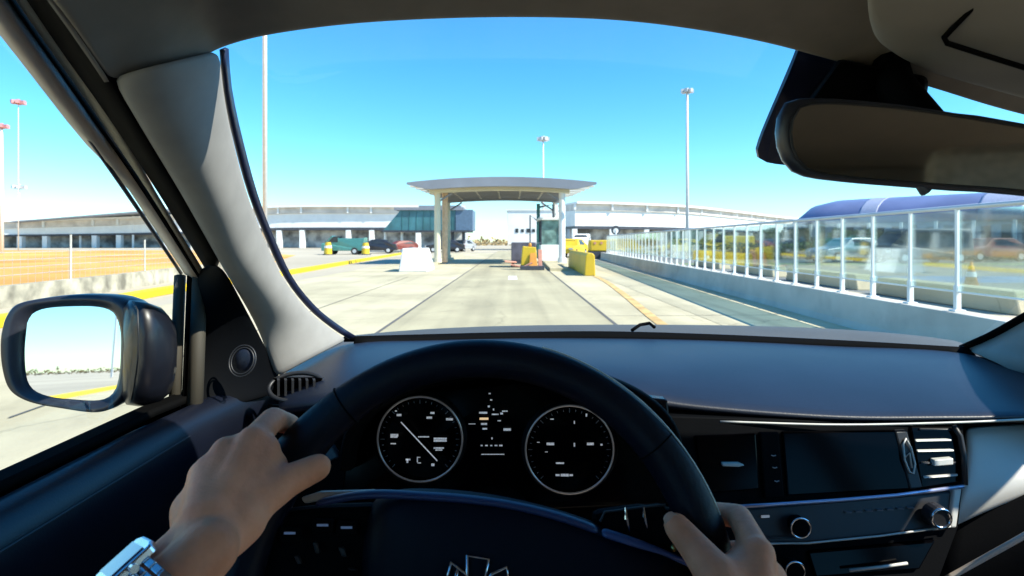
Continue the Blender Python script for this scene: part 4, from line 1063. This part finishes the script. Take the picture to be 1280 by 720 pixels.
obj('bezel', mktube([p+nm*.0022 for p in mring(1.02,.0)], .0011, 6, closed=True), M_satd, RM, smooth=True)
bm = bmesh.new(); tube(bm, [P(1150,228,.47),P(1156,238,.475),P(1158,240,.475)], .0045, 8); obj('dimming_lever', bm, M_dsteel, RM, smooth=True)
bm = bmesh.new(); tube(bm, [mc-nm*.03, P(1120,110,.54), P(1110,70,.60)], .016, 12); obj('mirror_arm', bm, M_seal, RM, smooth=True)
# dark frit panel and sensor cover behind the mirror
bm = bmesh.new()
fp = cr([P(*q) for q in ((998,62,.605),(985,95,.615),(965,140,.635),(949,180,.655),(947,194,.66),(955,202,.662),(990,207,.66),(1040,208,.66),(1100,200,.655),(1155,190,.65),(1160,140,.64),(1150,90,.62))], 40)
cpt = P(1060,140,.64); vs_ = [bm.verts.new(p) for p in fp]; 
bm.faces.new(vs_)
o = obj('sensor_panel', bm, M_frit, CAR, world=True, recalc=False)
md = o.modifiers.new('t','SOLIDIFY'); md.thickness = .006
bm = bmesh.new()
A_ = [P(*q) for q in ((1050,75,.56),(1012,128,.55),(1010,140,.55),(1150,140,.54),(1158,98,.55))]; B_ = [P(*q) for q in ((1046,72,.625),(1008,125,.63),(1006,150,.63),(1155,150,.63),(1162,95,.62))]
va = [bm.verts.new(p) for p in A_]; vb = [bm.verts.new(p) for p in B_]
bm.faces.new(va); bm.faces.new(vb[::-1])
for i in range(5): bm.faces.new((va[i],va[(i+1)%5],vb[(i+1)%5],vb[i]))
obj('sensor_cover', bm, M_seal, CAR, world=True, bevel=.008)
# --- overhead console (top right)
oc = [[(1082,-60,.42),(1083,10,.46),(1084,40,.49),(1092,56,.51),(1120,75,.54),(1160,92,.56)],
      [(1140,-60,.41),(1135,0,.45),(1140,40,.47),(1150,62,.50),(1170,85,.535),(1190,100,.555)],
      [(1240,-60,.40),(1235,10,.44),(1235,50,.47),(1240,80,.50),(1250,105,.53),(1262,122,.55)],
      [(1420,-60,.38),(1420,20,.42),(1420,80,.46),(1420,120,.49),(1420,150,.52),(1420,165,.54)]]
sheet('overhead_console', [cr([P(*q) for q in r], 12) for r in oc], mat('console_plastic', (.27,.25,.21), .7, bump=.2, bscale=400), CAR, .012, sub=2)
bm = bmesh.new(); tube(bm, [P(1250,-30,.425),P(1215,10,.445),P(1180,47,.468),P(1184,54,.474),P(1240,72,.483),P(1330,100,.475)], .0022, 6); obj('console_lid', bm, M_seal, CAR, world=True, smooth=True)

# --- side mirror
sc_ = P(90,440,.80); din = (sc_-EYE).normalized(); rout = Vector((-.22,-1,.026)).normalized(); ns = (rout-din).normalized()
so = [(34,404),(40,393),(55,386),(90,383),(125,384),(142,391),(150,410),(151,440),(148,475),(140,493),(125,500),(90,499),(60,495),(42,487),(34,474),(31,440)]
sop = [(p.x,p.y) for p in cr([(x,y,0) for x,y in so+[so[0]]], 64)[:-1]]
ho = [(8,400),(20,383),(50,375),(100,370),(150,374),(166,388),(170,420),(168,460),(160,492),(145,508),(122,515),(80,510),(40,502),(15,488),(5,460),(3,425)]
hop = [(p.x,p.y) for p in cr([(x,y,0) for x,y in ho+[ho[0]]], 64)[:-1]]
slabbm = bmesh.new(); slab(slabbm, [ray_plane(x,y,sc_,ns) for x,y in sop], -ns, .004)
bm = bmesh.new()
def rot(k): return hop[k:]+hop[:k]
ringA = [ray_plane(x,y,sc_,ns)-ns*.002 for x,y in sop]
ringB = [ray_plane(x+(x-90)*.03,y+(y-440)*.03,sc_,ns)+ns*.006 for x,y in sop]
ringC = [ray_plane(x,y,sc_,ns)+ns*.014 for x,y in hop]
fw = Vector((-.05,1,0)).normalized(); 
def shrink(ring, k, off):
    c = sum(ring, Vector())/len(ring); return [c+(p-c)*k+fw*off for p in ring]
rr_ = [[bm.verts.new(p) for p in q] for q in (ringA, ringB, ringC, shrink(ringC,1.02,.015), shrink(ringC,1.0,.05), shrink(ringC,.85,.09), shrink(ringC,.55,.115))]
for a, b in zip(rr_, rr_[1:]):
    L_ = len(a)
    for i in range(L_): bm.faces.new((a[i],a[(i+1)%L_],b[(i+1)%L_],b[i]))
bm.faces.new(rr_[-1])
SM = obj('side_mirror', bm, M_mirh, CAR, world=True, smooth=True, sub=1)
obj('mirror_glass', slabbm, M_mirror, SM)
# arm towards the door
arm = [[P(163,374,.80),P(150,376,.90)],]
def loop(pts): return [P(*q) for q in pts]
l0 = loop([(146,371,.785),(160,373,.775),(170,384,.765),(174,410,.76),(174,450,.76),(168,482,.762),(158,503,.77),(142,512,.78),(138,505,.86),(140,440,.88),(142,385,.88),(144,374,.84)])
l1 = loop([(172,374,.80),(184,377,.79),(192,387,.785),(196,412,.78),(196,450,.78),(190,484,.785),(180,502,.79),(168,510,.80),(164,500,.87),(166,440,.90),(168,388,.89),(170,377,.85)])
l2 = loop([(210,384,.88),(220,387,.87),(228,396,.865),(232,415,.86),(232,450,.86),(230,486,.865),(224,506,.87),(214,514,.88),(210,505,.91),(210,440,.93),(210,400,.92),(210,389,.90)])
bm = bmesh.new(); rr_ = [[bm.verts.new(p) for p in q] for q in (l0,l1,l2)]
for a, b in zip(rr_, rr_[1:]):
    for i in range(12): bm.faces.new((a[i],a[(i+1)%12],b[(i+1)%12],b[i]))
bm.faces.new(rr_[0]); bm.faces.new(rr_[-1][::-1])
obj('mirror_arm', bm, M_mblue, SM, smooth=True, sub=1)
bm = bmesh.new(); tube(bm, loop([(166,377,.775),(172,388,.760),(173,420,.755),(172,450,.755),(168,480,.758),(164,500,.765)]), .0012, 6); obj('seam', bm, M_satd, SM, smooth=True)
# ================================================================ THE DRIVER
def capsule(bm, a, b, ra, rb, seg=14):
    a, b = Vector(a), Vector(b); d = (b-a); L = d.length
    if L < 1e-5: return
    n_ = 5; pts = []; rad = []
    t = d/L
    for i in range(n_+1):
        q = math.pi/2*(1-i/n_); pts.append(a-t*ra*math.sin(q)); rad.append(max(.0004, ra*math.cos(q)))
    for i in range(n_+1):
        q = math.pi/2*i/n_; pts.append(b+t*rb*math.sin(q)); rad.append(max(.0004, rb*math.cos(q)))
    tube(bm, pts, rad, seg)
def chain(bm, pts, rads):
    for i in range(len(pts)-1): capsule(bm, pts[i], pts[i+1], rads[i], rads[i+1])
def hand(bm, fingers, thumb, wrist, elbow, shoulder, axis_w):
    for (mcp, pip, dip, tip), r in zip(fingers, (.0100,.0102,.0098,.0086)):
        m_, p_, d_, t_ = P(*mcp), P(*pip), P(*dip), P(*tip)
        chain(bm, [m_, p_, d_, t_], [r*1.08, r*.98, r*.88, r*.80])
        capsule(bm, wrist+(m_-wrist)*.10+axis_w*0, m_, .0150, r*1.22)
    chain(bm, [P(*q) for q in thumb], [.0175,.0150,.0118,.0102])
    capsule(bm, wrist, P(*thumb[0]), .019, .0175)
    # palm body
    m2, m3 = P(*fingers[1][0]), P(*fingers[2][0])
    capsule(bm, wrist.lerp(m2,.25), m2.lerp(m3,.5)+(wrist-m2)*.12, .019, .0155)
    capsule(bm, wrist.lerp(P(*fingers[3][0]),.3), P(*fingers[3][0])+(wrist-m3)*.1, .016, .013)
    # wrist, forearm
    f1 = wrist.lerp(elbow,.22); 
    for k in (-1, 1):
        capsule(bm, wrist+axis_w*.011*k, f1+axis_w*.013*k, .0185, .0200)
        capsule(bm, f1+axis_w*.013*k, wrist.lerp(elbow,.62)+axis_w*.013*k, .0200, .031)
        capsule(bm, wrist.lerp(elbow,.62)+axis_w*.013*k, elbow, .031, .037)
    capsule(bm, elbow, shoulder, .040, .052)
body = bmesh.new()
# left hand
LF = [((316,552,.437),(341,524,.474),(362,530,.520),(390,562,.532)),
      ((284,566,.432),(312,552,.480),(350,570,.522),(380,600,.520)),
      ((256,594,.426),(282,590,.475),(320,605,.522),(355,635,.515)),
      ((238,628,.415),(262,626,.462),(300,645,.508),(335,670,.500))]
LT = [(288,662,.392),(322,625,.412),(362,600,.430),(397,584,.440)]
capsule(body, P(300,650,.398), P(326,566,.438), .018, .0145)
capsule(body, P(318,622,.412), P(338,585,.440), .016, .013)
capsule(body, P(285,640,.405), P(300,575,.432), .018, .015)
lw = P(252,684,.372); le = Vector((-.36,.15,.845)); ls = Vector((-.19,-.14,1.02)) 
wax0 = (le-lw).normalized(); fn0 = Vector((-.62,-.50,.60)); fn0 = (fn0-wax0*fn0.dot(wax0)).normalized(); la = wax0.cross(fn0).normalized()
if la.x < 0: la = -la
hand(body, LF, LT, lw, le, Vector((-.20,-.13,.97)), la)
RF = [((948,692,.425),(924,646,.470),(890,640,.505),(868,662,.512)),
      ((962,722,.425),(944,690,.480),(905,690,.520),(875,706,.515)),
      ((968,756,.418),(952,738,.475),(915,745,.515),(885,756,.508)),
      ((968,795,.405),(955,785,.460),(922,795,.495),(895,800,.488))]
capsule(body, P(908,738,.405), P(942,702,.428), .017, .0135)
capsule(body, P(918,716,.424), P(938,692,.438), .0125, .0115)
RT = [(918,772,.388),(898,722,.408),(868,684,.432),(846,658,.446)]
rw = P(938,850,.362); re_ = Vector((.27,.12,.78))
ra_ = (P(990,850,.36)-P(900,850,.36)).normalized()
hand(body, RF, RT, rw, re_, Vector((.20,-.13,.97)), ra_)
# trunk
for a_, b_, r1_, r2_ in (((-.10,-.17,.62),(-.11,-.16,.90),.12,.11),((.10,-.17,.62),(.11,-.16,.90),.12,.11),((-.17,-.14,.95),(.17,-.14,.95),.06,.06),((0,-.15,.98),(0,-.15,1.04),.05,.045)):
    capsule(body, a_, b_, r1_, r2_, 20)
bpy.context.view_layer.update()
me = bpy.data.meshes.new('tmp'); body.to_mesh(me); body.free()
tmp = link(bpy.data.objects.new('tmp', me))
md = tmp.modifiers.new('r','REMESH'); md.mode = 'VOXEL'; md.voxel_size = .0022; md.use_smooth_shade = True
md = tmp.modifiers.new('s','SMOOTH'); md.factor = .5; md.iterations = 11
dg = bpy.context.evaluated_depsgraph_get(); ev = tmp.evaluated_get(dg)
pm = bpy.data.meshes.new_from_object(ev); pm.name = 'person_body'
bpy.data.objects.remove(tmp)
pm.materials.clear(); pm.materials.append(M_skin)
for p in pm.polygons: p.use_smooth = True
PR = link(bpy.data.objects.new('person', pm))
tag(PR, 'driver with bare forearms, both hands gripping the dark steering wheel', 'person')
bm = bmesh.new()
for a_, b_, r1_, r2_ in (((-.10,-.17,.60),(-.11,-.165,.91),.132,.120),((.10,-.17,.60),(.11,-.165,.91),.132,.120),((-.19,-.14,.955),(.19,-.14,.955),.07,.07)): capsule(bm, a_, b_, r1_, r2_, 20)
capsule(bm, (-.20,-.13,.97), Vector((-.20,-.13,.97)).lerp(le,.55), .066, .054); capsule(bm, (.20,-.13,.97), Vector((.20,-.13,.97)).lerp(re_,.55), .066, .054)
me = bpy.data.meshes.new('shirt'); bm.to_mesh(me); bm.free()
sh = link(bpy.data.objects.new('shirt', me)); me.materials.append(M_shirt); sh.parent = PR
md = sh.modifiers.new('r','REMESH'); md.mode = 'VOXEL'; md.voxel_size = .008; md.use_smooth_shade = True
md = sh.modifiers.new('s','SMOOTH'); md.factor = .5; md.iterations = 6
# thumb nail (right)
def nail(tip, prev, name='thumb_nail'):
    t_, p_ = P(*tip), P(*prev); dv = (t_-p_).normalized(); vw = (EYE-t_).normalized(); sd = dv.cross(vw).normalized(); up = sd.cross(dv).normalized()
    c = t_+up*.0088+dv*.002; bm = bmesh.new(); rws = []
    for i in range(7):
        u = -1+2*i/6; rws.append([c+dv*(.0065*math.sqrt(max(0.05,1-(v*v)**2))*u)+sd*.0062*v-up*.0030*v*v for v in [-1+2*j/6 for j in range(7)]])
    vv = [[bm.verts.new(p) for p in r] for r in rws]
    for i in range(6):
        for j in range(6): bm.faces.new((vv[i][j],vv[i][j+1],vv[i+1][j+1],vv[i+1][j]))
    o = obj(name, bm, M_nail, PR, smooth=True); md = o.modifiers.new('t','SOLIDIFY'); md.thickness = .001
nail(RT[3], RT[2])

# --- wrist watch
wcn = lw.lerp(le,.10); wax = wax0; wu = la; wv = fn0
WT = thing('wristwatch', 'steel wristwatch with a link bracelet on the driver left wrist', 'watch', wcn)
bm = bmesh.new(); N = 30
for k in range(N):
    a = 2*math.pi*k/N; c = wcn+wu*.0345*math.cos(a)+wv*.0235*math.sin(a)
    tg = (wv*.0235*math.cos(a)-wu*.0345*math.sin(a)).normalized(); nn = tg.cross(wax).normalized()
    for off, w_ in ((-.0068,.0045),(0,.0068),(.0068,.0045)):
        q = [c+wax*(off-w_/2)-tg*.0031+nn*0, c+wax*(off+w_/2)-tg*.0031, c+wax*(off+w_/2)+tg*.0031, c+wax*(off-w_/2)+tg*.0031]
        slab(bm, q, nn if nn.dot(c-wcn) > 0 else -nn, .0028)
obj('bracelet', bm, M_steelw, WT, world=True, bevel=.0006)
fn = fn0; ft = la; fc = wcn+fn*.0225
bm = bmesh.new(); slab(bm, [fc+wax*a+ft*b for a,b in ((-.013,-.013),(.013,-.013),(.0155,-.008),(.0155,.008),(.013,.013),(-.013,.013),(-.0155,.008),(-.0155,-.008))], fn, .0065); obj('case', bm, M_steelw, WT, world=True, bevel=.0015)
bm = bmesh.new(); slab(bm, [fc+fn*.0067+wax*a*.9+ft*b for a,b in ((-.011,-.010),(.011,-.010),(.011,.010),(-.011,.010))], fn, .0008); obj('dial', bm, M_wface, WT, world=True)
bm = bmesh.new(); tube(bm, [fc+fn*.004+ft*.015, fc+fn*.004+ft*.019], .0025, 10); obj('crown', bm, M_steelw, WT, world=True)

# ================================================================ LIGHT, SKY, CAMERA
sd = Vector((.85,-.33,.92)).normalized()
sun = bpy.data.lights.new('sun', 'SUN'); sun.energy = 4.8; sun.angle = R(.5); sun.color = (1,.94,.82)
so_ = link(bpy.data.objects.new('sun', sun)); so_.rotation_euler = sd.to_track_quat('Z','Y').to_euler()
w = bpy.data.worlds.new('World'); scene.world = w; w.use_nodes = True
nt = w.node_tree; bg = nt.nodes['Background']
sky = nt.nodes.new('ShaderNodeTexSky'); sky.sky_type = 'NISHITA'; sky.sun_disc = False
sky.sun_elevation = math.asin(sd.z); sky.sun_rotation = math.atan2(sd.x, sd.y)
sky.air_density = 1.0; sky.dust_density = .05; sky.ozone_density = 3.0
hs = nt.nodes.new('ShaderNodeHueSaturation'); hs.inputs['Saturation'].default_value = 1.30; hs.inputs['Hue'].default_value = .49
nt.links.new(sky.outputs['Color'], hs.inputs['Color']); tn = nt.nodes.new('ShaderNodeMix'); tn.data_type = 'RGBA'; tn.blend_type = 'MULTIPLY'; tn.inputs['Factor'].default_value = 1
tn.inputs['B'].default_value = (.70,.99,1.12,1)
nt.links.new(hs.outputs['Color'], tn.inputs['A']); nt.links.new(tn.outputs['Result'], bg.inputs['Color'])
bg.inputs['Strength'].default_value = .122
cam = bpy.data.cameras.new('camera'); co = link(bpy.data.objects.new('camera', cam)); scene.camera = co
co.location = EYE; co.rotation_euler = (R(90),0,0)
cam.sensor_width = 36; cam.lens = F/1280*36; cam.shift_y = -(360-HZ)/1280
cam.clip_start = .02; cam.clip_end = 4000
cam.dof.use_dof = True; cam.dof.focus_distance = .75; cam.dof.aperture_fstop = 14
scene.view_settings.view_transform = 'Standard'; scene.view_settings.look = 'None'; scene.view_settings.exposure = 1.12; scene.view_settings.gamma = 1
scene.render.engine = 'CYCLES'
scene.cycles.max_bounces = 8; scene.cycles.transparent_max_bounces = 24
